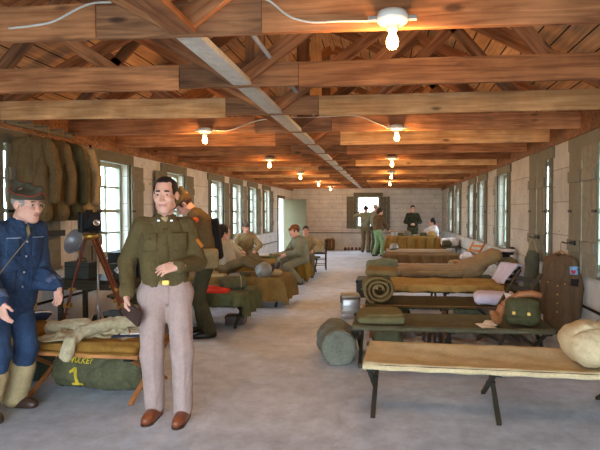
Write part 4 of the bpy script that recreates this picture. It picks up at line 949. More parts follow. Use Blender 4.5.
# ---- right-hand row, from the camera to the far wall
RR = 'folding cots along the right wall'
cot('bare tan canvas cot with dark legs, nearest on the right', -.17, 1.78, 3.66, 4.3, .42, W_c1, M_legd, -3.0)
cot('olive canvas cot holding the green field bag, second on the right', -.35, 1.6, 4.93, 5.58, .42, W_c2, M_legd, -.5)
cot('dark olive cot with the rolled blanket at its end', -.28, 1.68, 6.1, 6.76, .42, W_c3, M_legw, 0)
cot('cot under the crumpled yellow blanket', -.1, 1.78, 7.2, 7.85, .44, W_c3, M_legd)
cot('cot under the long tan sleeping bag', -.2, 1.8, 8.5, 9.15, .42, W_c2, M_legd)
cot('bare beige canvas cot beyond the tan sleeping bag', -.1, 1.75, 10.2, 10.85, .44, W_c4, M_legd)
cot('cot under the brown wool blanket drape on the right', .0, 1.85, 12.6, 13.25, .44, W_c2, M_legd)
cot('bare beige cot just before the draped far table', -.05, 1.8, 14.5, 15.15, .44, W_c4, M_legd)
drape('crumpled yellow brown blanket spread on a right hand cot', -.02, 1.62, 7.2, 7.85, .49, W_yel, f=.1, b=.08, seed=4, lump=.02)
drape('brown wool blanket hanging to the floor on a right hand cot', .0, 1.8, 12.58, 13.27, .465, W_brn, f=.4, b=.2, l=.25, seed=6)
# sleeping bag laid the length of the cot, and its pillow end
t = thing('sleeping_bag', 'long tan sleeping bag laid out on a right hand cot', 'sleeping bag', (.9, 8.8, .44), 0)
soft('bag_shell', cloth('tan_sleeping_bag', (150, 126, 94), var=.12), [('b', (-.05, 0, .085), (.72, .29, .085), .07, None), ('e', (.55, 0, .17), (.3, .3, .15), (0, -.35, 0), .1)], .014, .05, (.012, 16, 8), t)
z_ = MB(); z_.path([(-.7, -.292, .09), (-.3, -.3, .1), (.1, -.3, .1), (.5, -.3, .12)], .006, 6); z_.build('zip', M_brass, t, True)
o = soft('pillow', cloth('tan_pillow', (156, 128, 90), var=.1), [('b', (0, 0, .1), (.22, .27, .1), .09, (0, -.3, 0))], .012, .04, (.008, 18, 4), None, (1.72, 8.8, .66), (0, R(-8), 0)); tag(o, 'plump tan pillow propped at the wall end of the sleeping bag', 'pillow')
duffel('sage green duffel bag at the foot of the tan sleeping bag', (-.1, 8.78, .43), (0, 0, R(12)), .14, .52, W_sage, 5)
# bedroll, pillow, kit on the third cot
roll('rolled khaki blanket standing out on the third right hand cot', (-.12, 6.4, .42), R(4), .165, .52, W_roll)
o = soft('folded_blanket', W_roll, [('b', (0, 0, .03), (.2, .26, .035), .03, None)], .01, .02, (.006, 16, 5), None, (-.08, 6.42, .765), (0, R(4), 0)); tag(o, 'folded khaki blanket lying over the rolled one', 'blanket')
o = soft('pillow', W_lav, [('b', (0, 0, .07), (.25, .17, .07), .065, None)], .011, .04, (.007, 20, 7), None, (1.32, 6.32, .415), (0, 0, R(-6))); tag(o, 'lavender white pillow lying flat on the third right hand cot', 'pillow')
# second cot: folded blanket, field bag, holster belt, papers
o = soft('folded_blanket', cloth('olive_blanket', (116, 110, 76)), [('b', (0, 0, .03), (.24, .25, .035), .03, None), ('b', (0.02, .02, .065), (.2, .21, .02), .018, (0, 0, .08))], .01, .02, (.006, 16, 15), None, (-.08, 5.27, .42), (0, 0, R(3))); tag(o, 'folded olive blanket on the left end of the second cot', 'blanket')
fb = thing('field_bag', 'green canvas field bag on the wall end of the second cot', 'bag', (1.36, 5.2, .415), R(-18))
soft('bag_body', W_field, [('b', (0, 0, .13), (.17, .11, .13), .07, None)], .009, .03, (.008, 18, 6), fb)
ff = soft('bag_flap', W_field, [('b', (0, -.03, .17), (.165, .1, .1), .06, None)], .009, .02, (.006, 18, 3), fb)
for sx in (-.07, .07):
    s = MB(); s.path([(sx, -.02, .275), (sx, -.1, .25), (sx, -.134, .18), (sx, -.13, .08)], .011, 6); s.build('strap', W_c2, ff, True)
    s = MB(); s.box((sx, -.142, .13), (.03, .008, .03), None, .002); s.build('buckle', M_brass, ff)
hb = thing('holster_belt', 'orange brown leather holster and belt heaped beside the field bag', 'holster', (1.15, 5.14, .42), 0)
soft('holster', L_or, [('c', (-.05, .02, .04), (-.11, -.06, .12), .045, .03), ('c', (-.05, .02, .04), (.0, .04, .16), .04, .035)], .008, .02, (.004, 25, 3), hb)
s = MB(); s.path([(-.0, .03, .1), (.03, .05, .2), (.1, .05, .245), (.18, .03, .3), (.3, .02, .31), (.38, .0, .29)], [.03, .034, .036, .034, .036, .03], 10); s.build('belt', L_or, hb, True)
for i, (x, y, rz, la) in enumerate(((.98, 5.1, 12, 'white paper sheet lying nearest the cot edge by the holster'), (1.06, 5.24, -20, 'white paper leaflet lying behind the other sheet by the holster'))):
    p = MB(); p.grid(lambda u, v: ((u-.5)*.15, (v-.5)*.2, .004*math.sin(u*6)+.006), 6, 6, .002); tag(p.build('paper_sheet', M_paper, None, True, (x, y, .405), (0, 0, R(rz))), la, 'paper')
# first cot: tied sleeping roll
sr = thing('sleeping_roll', 'puffy tan sleeping roll tied with cord on the nearest cot', 'bedroll', (1.66, 3.94, .415), R(8))
soft('quilted_roll', W_bed, [('e', (-.15, 0, .15), (.19, .24, .155), None, .04), ('e', (.16, .02, .16), (.19, .25, .165), None, .04), ('e', (-.2, -.12, .12), (.12, .12, .11), None, .05), ('se', (0, -.24, .2), (.015, .12, .2), None, .03), ('se', (-.24, -.1, .26), (.12, .02, .06), (.3, .3, 0), .04)], .011, .03, (.013, 20, 12), sr)
for x in (.0, .2):
    s = MB(); s.path([(x, .235*math.cos(a)*(1 if x else .93), .15+.165*math.sin(a)) for a in [2*PI*k/24 for k in range(25)]], .007, 6); s.build('cord', W_khaki, sr, True)
# floor kit on the right
duffel('large grey green duffel bag on the floor between the two nearest right cots', (-.54, 5.3, 0), (0, 0, R(100)), .175, .64, W_duf2, 9)
def boots(label, x, y, rz, m, grp):
    for i, dx in enumerate((-.07, .07)):
        a = R(rz); t = thing('army_boot', label[i], 'boot', (x+dx*math.cos(a), y+dx*math.sin(a), 0), a+R(6 if i else -6), grp)
        soft('boot_upper', m, [('c', (0, .05, .04), (0, -.15, .035), .042, .038), ('c', (0, .045, .06), (0, .06, .24), .048, .055), ('c', (0, -.04, .06), (0, .03, .15), .04, .04), ('sc', (0, .06, .2), (0, .062, .32), .042, .048)], .006, .02, (.003, 25, 4), t, zmin=.012)
        s = MB(); s.box((0, -.06, .008), (.09, .27, .016), None, .006); s.build('sole', L_blk, t)
boots(('dark brown army boot, left of the pair under the second cot', 'dark brown army boot, right of the pair under the second cot'), .52, 5.92, 175, L_dk, 'boots under the second right hand cot')
o = soft('musette_bag', W_duf, [('b', (0, 0, .1), (.17, .13, .1), .08, None)], .011, .03, (.01, 17, 3), None, (.0, 5.75, 0)); tag(o, 'dark green canvas bag on the floor behind the nearest cot', 'bag')
o = soft('musette_bag', W_duf, [('b', (0, 0, .15), (.24, .15, .15), .12, None)], .012, .03, (.012, 15, 8), None, (.05, 6.75, 0)); tag(o, 'larger dark green canvas bag under the third cot', 'bag')
rs = np.random.RandomState(5)
def crump(u, v):
    x = -.1+1.85*u; y = 5.75+.95*v; z = .022+.022*math.sin(x*9+3*math.sin(y*6))+.02*math.sin(y*15+2*math.sin(x*8))+.012*math.sin(x*27+y*19)
    return (x+.02*math.sin(y*12), y+.03*math.sin(x*10), max(z, .008))
mb = MB(); mb.grid(crump, 70, 44, .004); tag(mb.build('tarpaulin', cloth('grey_brown_tarpaulin', (150, 140, 130), var=.25, sc=12), None, True), 'crumpled grey brown tarpaulin on the floor behind the second cot', 'tarpaulin')
sc_ = thing('suitcase', 'red brown leather suitcase on the floor behind the yellow blanket cot', 'suitcase', (.56, 8.19, 0), 0)
b = MB(); b.box((0, 0, .075), (.5, .34, .15), None, .02); b.build('case_shell', L_red, sc_)
b = MB(); b.box((0, 0, .095), (.508, .348, .012), None, .004); b.build('seam_band', L_dk, sc_)
for sx in (-.15, .15): b = MB(); b.box((sx, 0, .075), (.035, .356, .158), None, .004); b.build('strap', L_dk, sc_)
b = MB(); b.path([(-.06, -.17, .08), (-.05, -.205, .085), (.05, -.205, .085), (.06, -.17, .08)], .009, 8); b.build('handle', L_dk, sc_, True)
def locker(label, x, y, w, d, h, rz=0):
    t = thing('foot_locker', label, 'trunk', (x, y, 0), R(rz), None); b = MB(); b.box((0, 0, h*.4), (w, d, h*.8), None, .006); b.build('trunk_body', M_box, t)
    b = MB(); b.box((0, 0, h*.9), (w+.012, d+.012, h*.19), None, .008); b.build('lid', M_box, t)
    b = MB(); b.path([(-.06, -d/2-.004, h*.5), (-.055, -d/2-.03, h*.5), (.055, -d/2-.03, h*.5), (.06, -d/2-.004, h*.5)], .007, 6); b.build('handle', M_galv, t, True)
    b = MB(); b.box((0, -d/2-.008, h*.78), (.04, .012, .07), None, .002)
    for sx in (-1, 1):
        for z in (.04, h-.03): b.box((sx*(w/2-.015), -d/2-.004, z), (.045, .01, .045), None, .002)
    b.build('corner_plate', M_iron, t)
    return t
locker('dark green foot locker on the floor at the end of the yellow blanket cot', -.42, 9.3, .3, .6, .32)
locker('dark green foot locker farther back, by the person in green trousers', -.15, 11.95, .38, .6, .34)
cn = thing('food_canister', 'ribbed silver food canister on the floor behind the large duffel', 'canister', (-.55, 7.3, 0), R(10))
b = MB(); b.box((0, 0, .15), (.26, .3, .3), None, .04)
for z in (.06, .13, .2): b.box((0, 0, z), (.272, .312, .02), None, .008)
b.build('canister_body', M_alu, cn, 'a'); b = MB(); b.box((0, 0, .325), (.27, .31, .05), None, .02); b.build('lid', mat('worn_canister_lid', (150, 140, 126), .5, .2, 12, .1, metal=.3), cn, 'a')
for sx in (-1, 1): b = MB(); b.box((sx*.138, 0, .27), (.012, .06, .1), None, .003); b.build('latch', M_iron, cn)
duffel('pale green bundle with white cloth under the third cot', (1.3, 7.55, 0), (0, 0, R(5)), .12, .62, W_sage, 14, 'kit_bundle')
o = soft('folded_cloth', W_white, [('b', (0, 0, .03), (.14, .1, .03), .025, None)], .009, .02, (.006, 20, 4), None, (1.16, 7.18, .0)); tag(o, 'folded white cloth on the floor in front of the pale green bundle', 'cloth')
# far table with its drape and the things on it
ft = thing('trestle_table', 'far trestle table hidden under the yellow brown drape', 'table', (.8, 16.5, 0), 0)
b = MB(); b.box((0, 0, .72), (1.6, .7, .04), None, .004); b.build('tabletop', M_old, ft)
for sx in (-.7, .7):
    for sy in (-.28, .28): b = MB(); b.bar((sx, sy, 0), (sx, sy, .7), .05, .05, (0, 1, 0)); b.build('leg', M_old, ft)
drape('yellow brown cloth hanging over the far table', -.03, 1.63, 16.09, 16.91, .77, cloth('old_gold_cloth', (136, 104, 52)), f=.45, b=.2, l=.35, r=.3, seed=9, name='table_drape', cat='table cloth', sagd=0, lump=.003)
def helmet(label, loc, rot, m, r=.125, grp=None):
    t = MB(); n = 28; pr = [(0, r*1.12)]
    prof = [(r*math.sin(a), r*1.12*math.cos(a)) for a in [PI/2*i/9 for i in range(1, 10)]]+[(r*1.03, -.02), (r*1.12, -.035), (r*1.11, -.04), (r*1.0, -.024), (r*.95, 0)]+[(r*.95*math.sin(a), r*1.06*math.cos(a)) for a in [PI/2*i/6 for i in range(5, 0, -1)]]
    t.lathe(prof, (0, 0, 0), n); t.v = [(v[0], v[1]*1.18, v[2]) for v in t.v]
    return tag(t.build('steel_helmet', m, None, True, loc, rot), label, 'helmet', grp)
helmet('grey helmet at the left end of the draped far table', (.22, 16.42, .81), (0, 0, 0), M_steel)
helmet('grey helmet on the cot in front of the far table', (.18, 14.82, .5), (R(-12), 0, .4), M_steel)
helmet('khaki helmet in the middle of the far table', (.62, 16.5, .81), (0, 0, .8), M_ohel)
for i, (x, y, la, m, sz) in enumerate(((.42, 16.35, 'small olive pouch left of the middle helmet on the far table', W_field, (.07, .05, .05)), (.9, 16.4, 'flat tan pouch right of the middle helmet on the far table', W_tan, (.1, .06, .03)), (1.15, 16.5, 'dark green satchel on the far table', W_duf, (.1, .08, .06)), (1.42, 16.45, 'yellow haversack at the right end of the far table', W_yel, (.12, .1, .08)))):
    tag(soft('pouch', m, [('b', (0, 0, sz[2]), sz, min(sz)*.6, None)], .011, .02, (.006, 20, i), None, (x, y, .76)), la, 'pouch')
cot('last right hand cot piled with white shirts beside the far table', 1.66, 2.16, 15.3, 16.0, .5, W_c2, M_legd, name='camp_cot', legs=(0, 1))
for i, (x, y, z, s, la, m) in enumerate(((1.8, 15.85, .52, (.14, .16, .1), 'crumpled white shirt at the back of the pile by the far table', W_white), (1.95, 15.55, .52, (.18, .2, .11), 'large crumpled white shirt in the middle of the pile by the far table', W_white), (1.78, 15.4, .52, (.12, .14, .08), 'dark green cloth in front of the white shirts', W_duf))):
    tag(soft('folded_shirt', m, [('b', (0, 0, s[2]), s, s[2]*.7, None)], .012, .03, (.02, 17, i+30), None, (x, y, z)), la, 'shirt')
def xchair(label, loc, rz, fm, sm, slat=True, s=1., name='folding_chair', odd=None):
    """wooden deck-style folding chair: two crossing frames, slatted back, sling or slat seat"""
    t = thing(name, label, 'chair', loc, R(rz))
    for sx in (-.2, .2):
        board('back_leg', (sx, -.28*s, .012), (sx, .3*s, .86*s), .025, .045, fm, t, (1, 0, 0)); board('front_leg', (sx*.86, .28*s, .012), (sx*.86, -.3*s, .44*s), .025, .045, fm, t, (1, 0, 0))
    for f_ in (.66, .78, .9): board('back_slat', (-.2, -.28*s+.58*s*f_-.01, .86*s*f_), (.2, -.28*s+.58*s*f_-.01, .86*s*f_), .016, .055, odd if odd and f_ < .7 else sm, t, (0, 0, 1))
    for i in range(4): board('seat_slat', (-.18, -.26*s+.1*s*i, .445*s-.012*i), (.18, -.26*s+.1*s*i, .445*s-.012*i), .07, .016, sm if slat else fm, t)
    board('stretcher', (-.2, -.2*s, .13*s), (.2, -.2*s, .13*s), .022, .03, fm, t)
    return t
M_orw = wood('orange_chair_wood', (184, 108, 46), (214, 142, 74), .1, .5, False); M_dkw = wood('dark_chair_wood', (40, 36, 30), (66, 58, 46), .1, .55, False)
xchair('orange wooden folding chair against the wall beyond the tan pillow', (1.82, 11.55, 0), -62, M_orw, M_orw)
tag(soft('folded_cloth', W_white, [('b', (0, 0, .05), (.16, .14, .05), .04, None), ('e', (0, .04, .1), (.1, .1, .06), None, .04)], .011, .03, (.01, 20, 3), None, (1.8, 11.55, .47)), 'white folded cloth lying on the orange folding chair', 'cloth')
tag(soft('canvas_pack', W_tan, [('b', (0, 0, .2), (.16, .12, .2), .09, None)], .012, .03, (.014, 16, 6), None, (1.6, 12.1, .0)), 'tan canvas pack standing behind the orange folding chair', 'pack')
xchair('dark folding chair with a white slat, behind the field bag', (1.36, 5.84, 0), -70, M_dkw, M_dkw, odd=M_paper)
xchair('dark folding chair draped with a lavender white shirt', (1.76, 8.12, 0), -66, M_dkw, M_dkw, s=.8)
def flop(label, loc, rz, m, seed=2, L=.6, W=.42, name='draped_shirt', cat='shirt', hang=.35):
    def fn(u, v):
        s = -hang+u*(hang*2); x = (v-.5)*W*(1+.1*math.sin(s*9)); a = abs(s)
        return (x+.02*math.sin(s*14+v*9), (s*.72-.035 if s < 0 else s*.15+.03)+.012*math.sin(v*17+s*8+seed), -max(a-.03, 0)*.95-.012*math.sin(v*11+seed)*min(a*8, 1))
    mb = MB(); mb.grid(fn, 30, 18, .006); return tag(mb.build(name, m, None, True, loc, (0, 0, R(rz))), label, cat)
flop('lavender white shirt slung over the dark chair back', (1.975, 8.215, .725), -66, W_lav, 3)

# ---- hanging clothes
M_hang = wood('hanger_wood', (150, 100, 60), (190, 140, 92), .1, .5, False)
def coat(label, loc, rz, m, Ln=.85, name='hanging_jacket', shw=.2, seed=1, patch=None, buttons=None, fold=.01, splay=.05, dep=.085):
    """coat on a wooden hanger; loc is the hook point, local -y is its front"""
    t = thing(name, label, 'jacket', loc, R(rz)); zs = -.2
    P_ = [('c', (-shw*.75, 0, zs), (shw*.75, 0, zs), .045, .045, .05), ('c', (0, 0, zs+.05), (0, 0, zs), .05, .06, .05)]
    for sx in (-1, 1):
        P_ += [('c', (sx*shw*.5, 0, zs-.06), (sx*(shw*.55+splay*.5), 0, zs-Ln*.85), dep, dep*1.15, .05), ('e', (sx*shw*.5, 0, zs-Ln*.9), (shw*.75, dep*.95, .12), None, .05)]
        P_ += [('c', (sx*shw, 0, zs-.03), (sx*(shw+.06), .02, zs-.32), .054, .05, .012), ('c', (sx*(shw+.06), .02, zs-.32), (sx*(shw+.055), -.01, zs-.62), .05, .043, .012)]
    P_ += [('c', (0, 0, zs-.1), (0, 0, zs-Ln*.92), dep*.95, dep*1.05, .04)]
    P_ += [('se', (0, -.02, zs+.09), (.045, .09, .06), None, .03), ('sb', (0, 0, zs-Ln-.1), (.6, .4, .1), .01, None, .01)]
    o, G = soft('coat', m, P_, .009, .03, (fold, 22, seed, (1.6, 1.6, .45)), t, back=True)
    h = MB(); h.path([(-shw*.75, 0, zs+.035), (0, 0, zs+.09), (shw*.75, 0, zs+.035)], .014, 8); h.path([(0, 0, zs+.09), (0, 0, -.03), (.0, .02, .0), (0, .035, -.02)], .004, 6); h.build('hanger', M_hang, t, True)
    for sx in (-1, 1):
        patch_on(G, t, 'lapel', m, [(sx*.025, zs+.02), (sx*.11, zs-.06), (sx*.1, zs-.16), (sx*.012, zs-.3)], .003, .007)
        patch_on(G, t, 'pocket_flap', m, [(sx*.06, zs-.25), (sx*.15, zs-.25), (sx*.15, zs-.295), (sx*.06, zs-.295)], .003, .005)
    if buttons:
        for k in range(buttons):
            z = zs-.3-k*(Ln-.42)/buttons; b = MB(); b.ball((.015, onto(G, .015, z)-.006, z), (.011, .006, .011), 12); b.build('button', M_brass, t, True)
        for sx in (-1, 1): b = MB(); b.ball((sx*.105, onto(G, sx*.105, zs-.27)-.011, zs-.27), (.008, .005, .008), 10); b.build('button', M_brass, t, True)
    return t, G
cy_ = [(5.02, 'dark brown wool coat, nearest of those hung by the left window', W_ike, 86), (5.28, 'second brown wool coat from the near end of the left wall hooks', W_ike, 82), (5.53, 'dark olive coat, third along the left wall hooks', W_drab, 80), (5.77, 'tan cotton coat, farthest of those hung on the left wall', W_tan, 78)]
for i, (y, la, m, rz) in enumerate(cy_):
    coat(la, (XL+.23, y, 2.5), 20, m, .84, 'hanging_coat', .15, i+3, fold=.012, dep=.06, splay=.02, buttons=3 if i == 1 else None)
pg = MB(); pg.box((XL+.055, 5.4, 2.5), (.03, 1.1, .07), None, .004)
for y, *_ in cy_: pg.tube((XL+.06, y, 2.5), (XL+.23, y, 2.51), .009, n=8)
tag(pg.build('coat_rail', M_olive, None), 'olive coat rail with pegs above the hung coats', 'coat rail')
def bracket(label, x, y, z):
    b = MB(); b.box((x, y, z), (.06, .14, .05), None, .004); b.path([(x-.03, y, z-.0), (x-.1, y, z-.005), (x-.13, y, z+.01)], .007, 6); return tag(b.build('iron_hook', M_iron, None), label, 'hook')
bracket('iron hook holding the brown jacket with gold buttons', 2.11, 5.9, 1.2); bracket('iron hook holding the green trousers strap', 2.11, 7.25, 1.2)
jt, G = coat('brown wool dress jacket with gold buttons hanging on the right wall', (1.98, 5.95, 1.21), -48, cloth('dress_jacket_wool', (98, 78, 58), var=.12), (.82), 'dress_jacket', .145, 5, buttons=4, fold=.007, dep=.072)
sl = MB(); sp = Matrix.Rotation(R(90), 3, 'Y')
def disc(name, c, r, m, par, nrm=(0, -1, 0), th=.004, n=20, sx=1.):
    q = Vector(nrm).to_track_quat('Z', 'Y').to_matrix(); mb = MB(); mb.lathe([(0, 0), (r, 0), (r, th), (0, th)], (0, 0, 0), n); mb.v = [tuple(q @ Vector((v[0]*sx, v[1], v[2]))+Vector(c)) for v in mb.v]; return mb.build(name, m, par)
sx_ = .178
y_ = onto(G, sx_, -.36)
patch_on(G, jt, 'shoulder_patch', cloth('blue_patch', (120, 160, 196), var=.05), [(sx_-.035, -.27), (sx_+.04, -.27), (sx_+.04, -.36), (sx_-.035, -.36)], .004, .003)
patch_on(G, jt, 'patch_shield', cloth('red_patch', (188, 62, 74), var=.05), [(sx_-.02, -.31), (sx_+.028, -.31), (sx_+.02, -.35), (sx_-.012, -.35)], .008, .003)
patch_on(G, jt, 'rank_chevron', cloth('dark_chevron', (40, 36, 36), var=.05), [(sx_-.03, -.41), (sx_+.05, -.41), (sx_+.05, -.49), (sx_-.03, -.49)], .004, .003)
tr = thing('hanging_trousers', 'dark green trousers hanging by their straps beside the dark chair', 'trousers', (2.03, 7.25, 1.2), R(-60))
soft('trouser_legs', cloth('dark_green_cotton', (86, 88, 74)), [('c', (-.05, 0, -.32), (-.09, .02, -.9), .06, .065, .01), ('c', (.05, -.02, -.32), (.07, -.03, -.84), .06, .06, .01), ('c', (-.05, 0, -.24), (.05, 0, -.24), .045, .045)], .009, .02, (.012, 20, 5, (1.6, 1.6, .5)), tr)
s = MB(); s.path([(-.09, 0, -.22), (-.05, 0, -.1), (0, 0, .0), (.05, 0, -.1), (.09, 0, -.22)], .009, 6); s.build('braces', W_khaki, tr, True)
hc, G2 = coat('tan brown jacket on its hook below the white topped cap', (2.07, 8.85, .9), -38, W_tan, .5, 'hanging_jacket', .13, 8, fold=.012)
cp = thing('peaked_cap', 'white topped peaked cap with black band hung on the right wall', 'cap', (2.05, 8.8, .82), R(-40))
b = MB(); b.lathe([(.0, .1), (.1, .095), (.14, .075), (.135, .055), (.1, .045), (.0, .045)], (0, 0, 0), 24); b.build('cap_top', W_white, cp, True)
b = MB(); b.lathe([(.0, .046), (.1, .046), (.1, 0), (.0, 0)], (0, 0, 0), 24); b.build('cap_band', M_blkp, cp, True)
for sx in (-1, 1): tag(b, None) if 0 else None
b = MB(); b.grid(lambda u, v: ((u-.5)*.18, -.09-.07*v*(1-(2*u-1)**2*.6), .0-.04*v), 9, 5, .005); b.build('visor', M_blkp, cp, True)
bracket('iron hook behind the white topped cap', 2.13, 8.85, .92)
# ---- left-hand side
lc = cot('wooden framed cot with khaki clothes in front of the tripod camera', -3.92, -1.98, 3.82, 4.46, .42, W_must, M_legw, -3, (0, .5, 1), wrap=.001)
lz = lambda x, y, z=.42: (x, y, z)
o = soft('mustard_blanket', W_must, [('b', (0, 0, .025), (.42, .27, .028), .025, None), ('b', (.1, 0, .055), (.3, .24, .02), .018, (0, 0, .1))], .01, .02, (.008, 14, 5), None, (-2.42, 4.08, .415), (0, 0, R(-3))); tag(o, 'folded mustard blanket at the right end of the wooden cot', 'blanket')
o = soft('mustard_blanket', W_must, [('b', (0, 0, .07), (.22, .25, .07), .06, None)], .01, .02, (.012, 14, 9), None, (-3.35, 4.12, .415), (0, 0, R(5))); tag(o, 'bunched mustard blanket beside the denim man', 'blanket')
kc = thing('khaki_coat', 'crumpled khaki coat lying on the wooden cot, sleeve hanging over its edge', 'coat', (-2.5, 4.12, .485), R(-3))
M_kc = cloth('khaki_coat_cotton', (188, 172, 138), var=.26, sc=15)
def ridge(x, y, q): return 1-2*math.sqrt(abs(math.sin(x*q[0]+y*q[1]+q[2]+1.3*math.sin(x*q[3]-y*q[4]))))
def crumple(u, v):
    x = (u-.5)*.84; y = (v-.5)*.44; e = min(u, 1-u, v, 1-v); k = min(1, e*7)
    h = .045+.026*ridge(x, y, (9, 17, 1, 5, 8))+.02*ridge(x, y, (-15, 12, 2, 9, 4))+.014*ridge(x, y, (31, 9, .5, 6, 13))+.05*math.exp(-((x-.12)/.2)**2-((y-.03)/.13)**2)
    return (x+.035*math.sin(y*19+1)+.02*math.sin(y*41), y+.05*math.sin(x*8+.6)+.02*math.sin(x*29)+.12*x, max(h, .012)*k+.008)
mb = MB(); mb.grid(crumple, 90, 50, .006); mb.build('coat_body', M_kc, kc, True)
soft('sleeve', M_kc, [('c', (.28, .1, .1), (.12, -.05, .11), .045, .046), ('c', (.12, -.05, .11), (.0, -.24, .08), .046, .042), ('c', (.0, -.24, .08), (-.02, -.345, .03), .042, .04), ('c', (-.02, -.345, .03), (-.03, -.38, -.08), .04, .046)], .007, .015, (.011, 38, 9), kc)
soft('sleeve', M_kc, [('c', (-.2, .08, .06), (-.42, -.04, .05), .055, .05), ('c', (-.42, -.04, .05), (-.5, .06, .04), .05, .045)], .007, .015, (.011, 38, 19), kc)
cp = thing('service_cap', 'dark blue cap with pale edge lying on the wooden cot', 'cap', (-3.22, 4.28, .55), R(20)); cp.rotation_euler = (R(-20), R(-12), R(20))
b = MB(); b.lathe([(.0, .08), (.12, .07), (.15, .045), (.12, .02), (.1, .0), (.0, .0)], (0, 0, 0), 24); b.build('cap_top', M_blue, cp, True)
b = MB(); b.lathe([(.148, .04), (.156, .045), (.148, .052)], (0, 0, 0), 24); b.build('cap_piping', M_paper, cp, True)
fo = thing('paper_folder', 'dark blue folder with white pages lying on the mustard blanket', 'folder', (-2.17, 4.1, .5), R(14))
b = MB(); b.box((0, 0, .006), (.32, .25, .012), None, .003); b.build('cover', M_blue, fo); b = MB(); b.box((.03, .03, .016), (.26, .2, .008), None, .002); b.build('pages', M_paper, fo)
dt, do, DG = duffel('large green duffel bag stencilled with a yellow 1, under the wooden cot', (-2.5, 4.22, 0), (0, 0, R(-2)), .175, .8, W_duf, 2)
stencil([[(-.1, 0), (.1, 0), (.1, 1), (-.06, 1)], [(-.28, 0), (-.1, 0), (-.1, .14), (-.28, .14)], [(.1, 0), (.34, 0), (.34, .14), (.1, .14)], [(-.06, 1), (-.3, .82), (-.3, .68), (-.085, .76)]], -.17, .05, .165, DG, M_yp, dt, 'painted_number'); writing('MULKEY', .066, -.13, .25, DG, M_yp, dt, 'painted_name', -.02, .001)
duffel('dark teal duffel bag under the left end of the wooden cot', (-3.42, 4.3, 0), (0, 0, R(10)), .17, .5, cloth('dark_teal_canvas', (62, 78, 70)), 7)

# press camera on its wooden tripod
tp = thing('camera_tripod', 'tall brown wooden tripod under the old press camera', 'tripod', (-3.12, 5.0, -.05), 0)
b = MB(); b.lathe([(.0, 1.37), (.07, 1.37), (.075, 1.34), (.05, 1.31), (.0, 1.31)], (0, 0, 0), 20); b.build('tripod_head', M_brass, tp, True)
for dx, dy in ((-.34, -.14), (.62, -.1), (.28, .36)):
    n = Vector((dx, dy, 0)).normalized(); sd = Vector((-n.y, n.x, 0)); a = Vector((n.x*.05, n.y*.05, 1.32)); f_ = Vector((dx, dy, .06)); md = a.lerp(f_, .55)
    for s in (-1, 1): board('upper_leg', a+sd*.035*s, md+sd*.02*s, .02, .024, M_rwood, tp, sd)
    board('lower_leg', a.lerp(f_, .42), f_, .024, .03, M_rwood, tp, sd)
    
    for cc, zz in ((md, (.075, .05, .045)), (a.lerp(f_, .42), (.06, .045, .03))): q = MB(); q.box(tuple(cc), zz, None, .004); q.build('brass_clamp', M_brass, tp)
pc = thing('press_camera', 'black folding press camera with bellows on the tripod', 'camera', (-3.12, 5.0, 1.322), R(50)); pc.scale = (1.08, 1.08, 1.08)
b = MB(); b.box((0, .03, .11), (.19, .1, .2), None, .01); b.build('camera_body', M_blkp, pc)
b = MB()
for i in range(5): b.box((0, -.03-.02*i, .11), (.13-.012*i, .012, .13-.012*i), None, .003); b.box((0, -.04-.02*i, .11), (.115-.012*i, .012, .115-.012*i))
b.build('bellows', M_blkp, pc)
b = MB(); b.box((0, -.09, .02), (.14, .17, .012), None, .003); b.build('bed', M_blkp, pc)
b = MB(); b.box((0, -.135, .11), (.1, .012, .11), None, .004); lb = b.build('lens_board', M_blkp, pc)
b = MB(); b.lathe([(0, 0), (.032, 0), (.032, .03), (.026, .035), (.024, .02), (0, .02)], (0, -.14, .11), 20, Matrix.Rotation(R(90), 3, 'X')); b.build('lens', M_chr, lb, True)
b = MB(); b.box((.0, .03, .222), (.05, .06, .025), None, .004); b.box((-.1, .02, .12), (.012, .03, .14), None, .003); b.build('viewfinder', M_blkp, pc)
ls = thing('flash_stand', 'thin silver light stand behind the camera tripod', 'light stand', (-3.24, 5.32, 0), 0)
b = MB(); b.tube((0, 0, .25), (0, 0, 1.2), .011, n=10); b.tube((0, 0, .12), (0, 0, .7), .015, n=10); b.build('pole', M_alu, ls, True)
for k in range(3):
    a = R(100+120*k); b = MB(); b.tube((0, 0, .52), (.24*math.cos(a), .24*math.sin(a), .01), .009, n=8); b.build('leg', M_alu, ls, True)
b = MB(); mR = Matrix.Rotation(R(70), 3, 'X') @ Matrix.Rotation(R(-20), 3, 'Y'); b.lathe([(0, 0), (.05, .012), (.1, .04), (.135, .09), (.14, .09), (.105, .034), (.05, .004), (0, -.006)], (-.17, -.06, 1.2), 26, mR); b.build('reflector', mat('satin_reflector', (150, 152, 156), .45, .1, 20, 0, metal=.6), ls, True)
b = MB(); b.tube((0, 0, 1.15), (0, 0, 1.34), .02, n=12); b.build('flash_handle', M_blkp, ls, True)
tb = thing('side_table', 'dark wooden side table against the left wall below the bright window', 'table', (-3.42, 5.78, 0), 0)
b = MB(); b.box((0, 0, .74), (.96, .6, .035), None, .004); b.build('tabletop', M_legd, tb)
b = MB(); b.box((0, 0, .68), (.86, .5, .09), None, .004); b.build('apron', M_legd, tb)
for sx in (-.42, .42):
    for sy in (-.24, .24): b = MB(); b.bar((sx, sy, 0), (sx, sy, .64), .05, .05, (0, 1, 0), .004); b.build('leg', M_legd, tb)
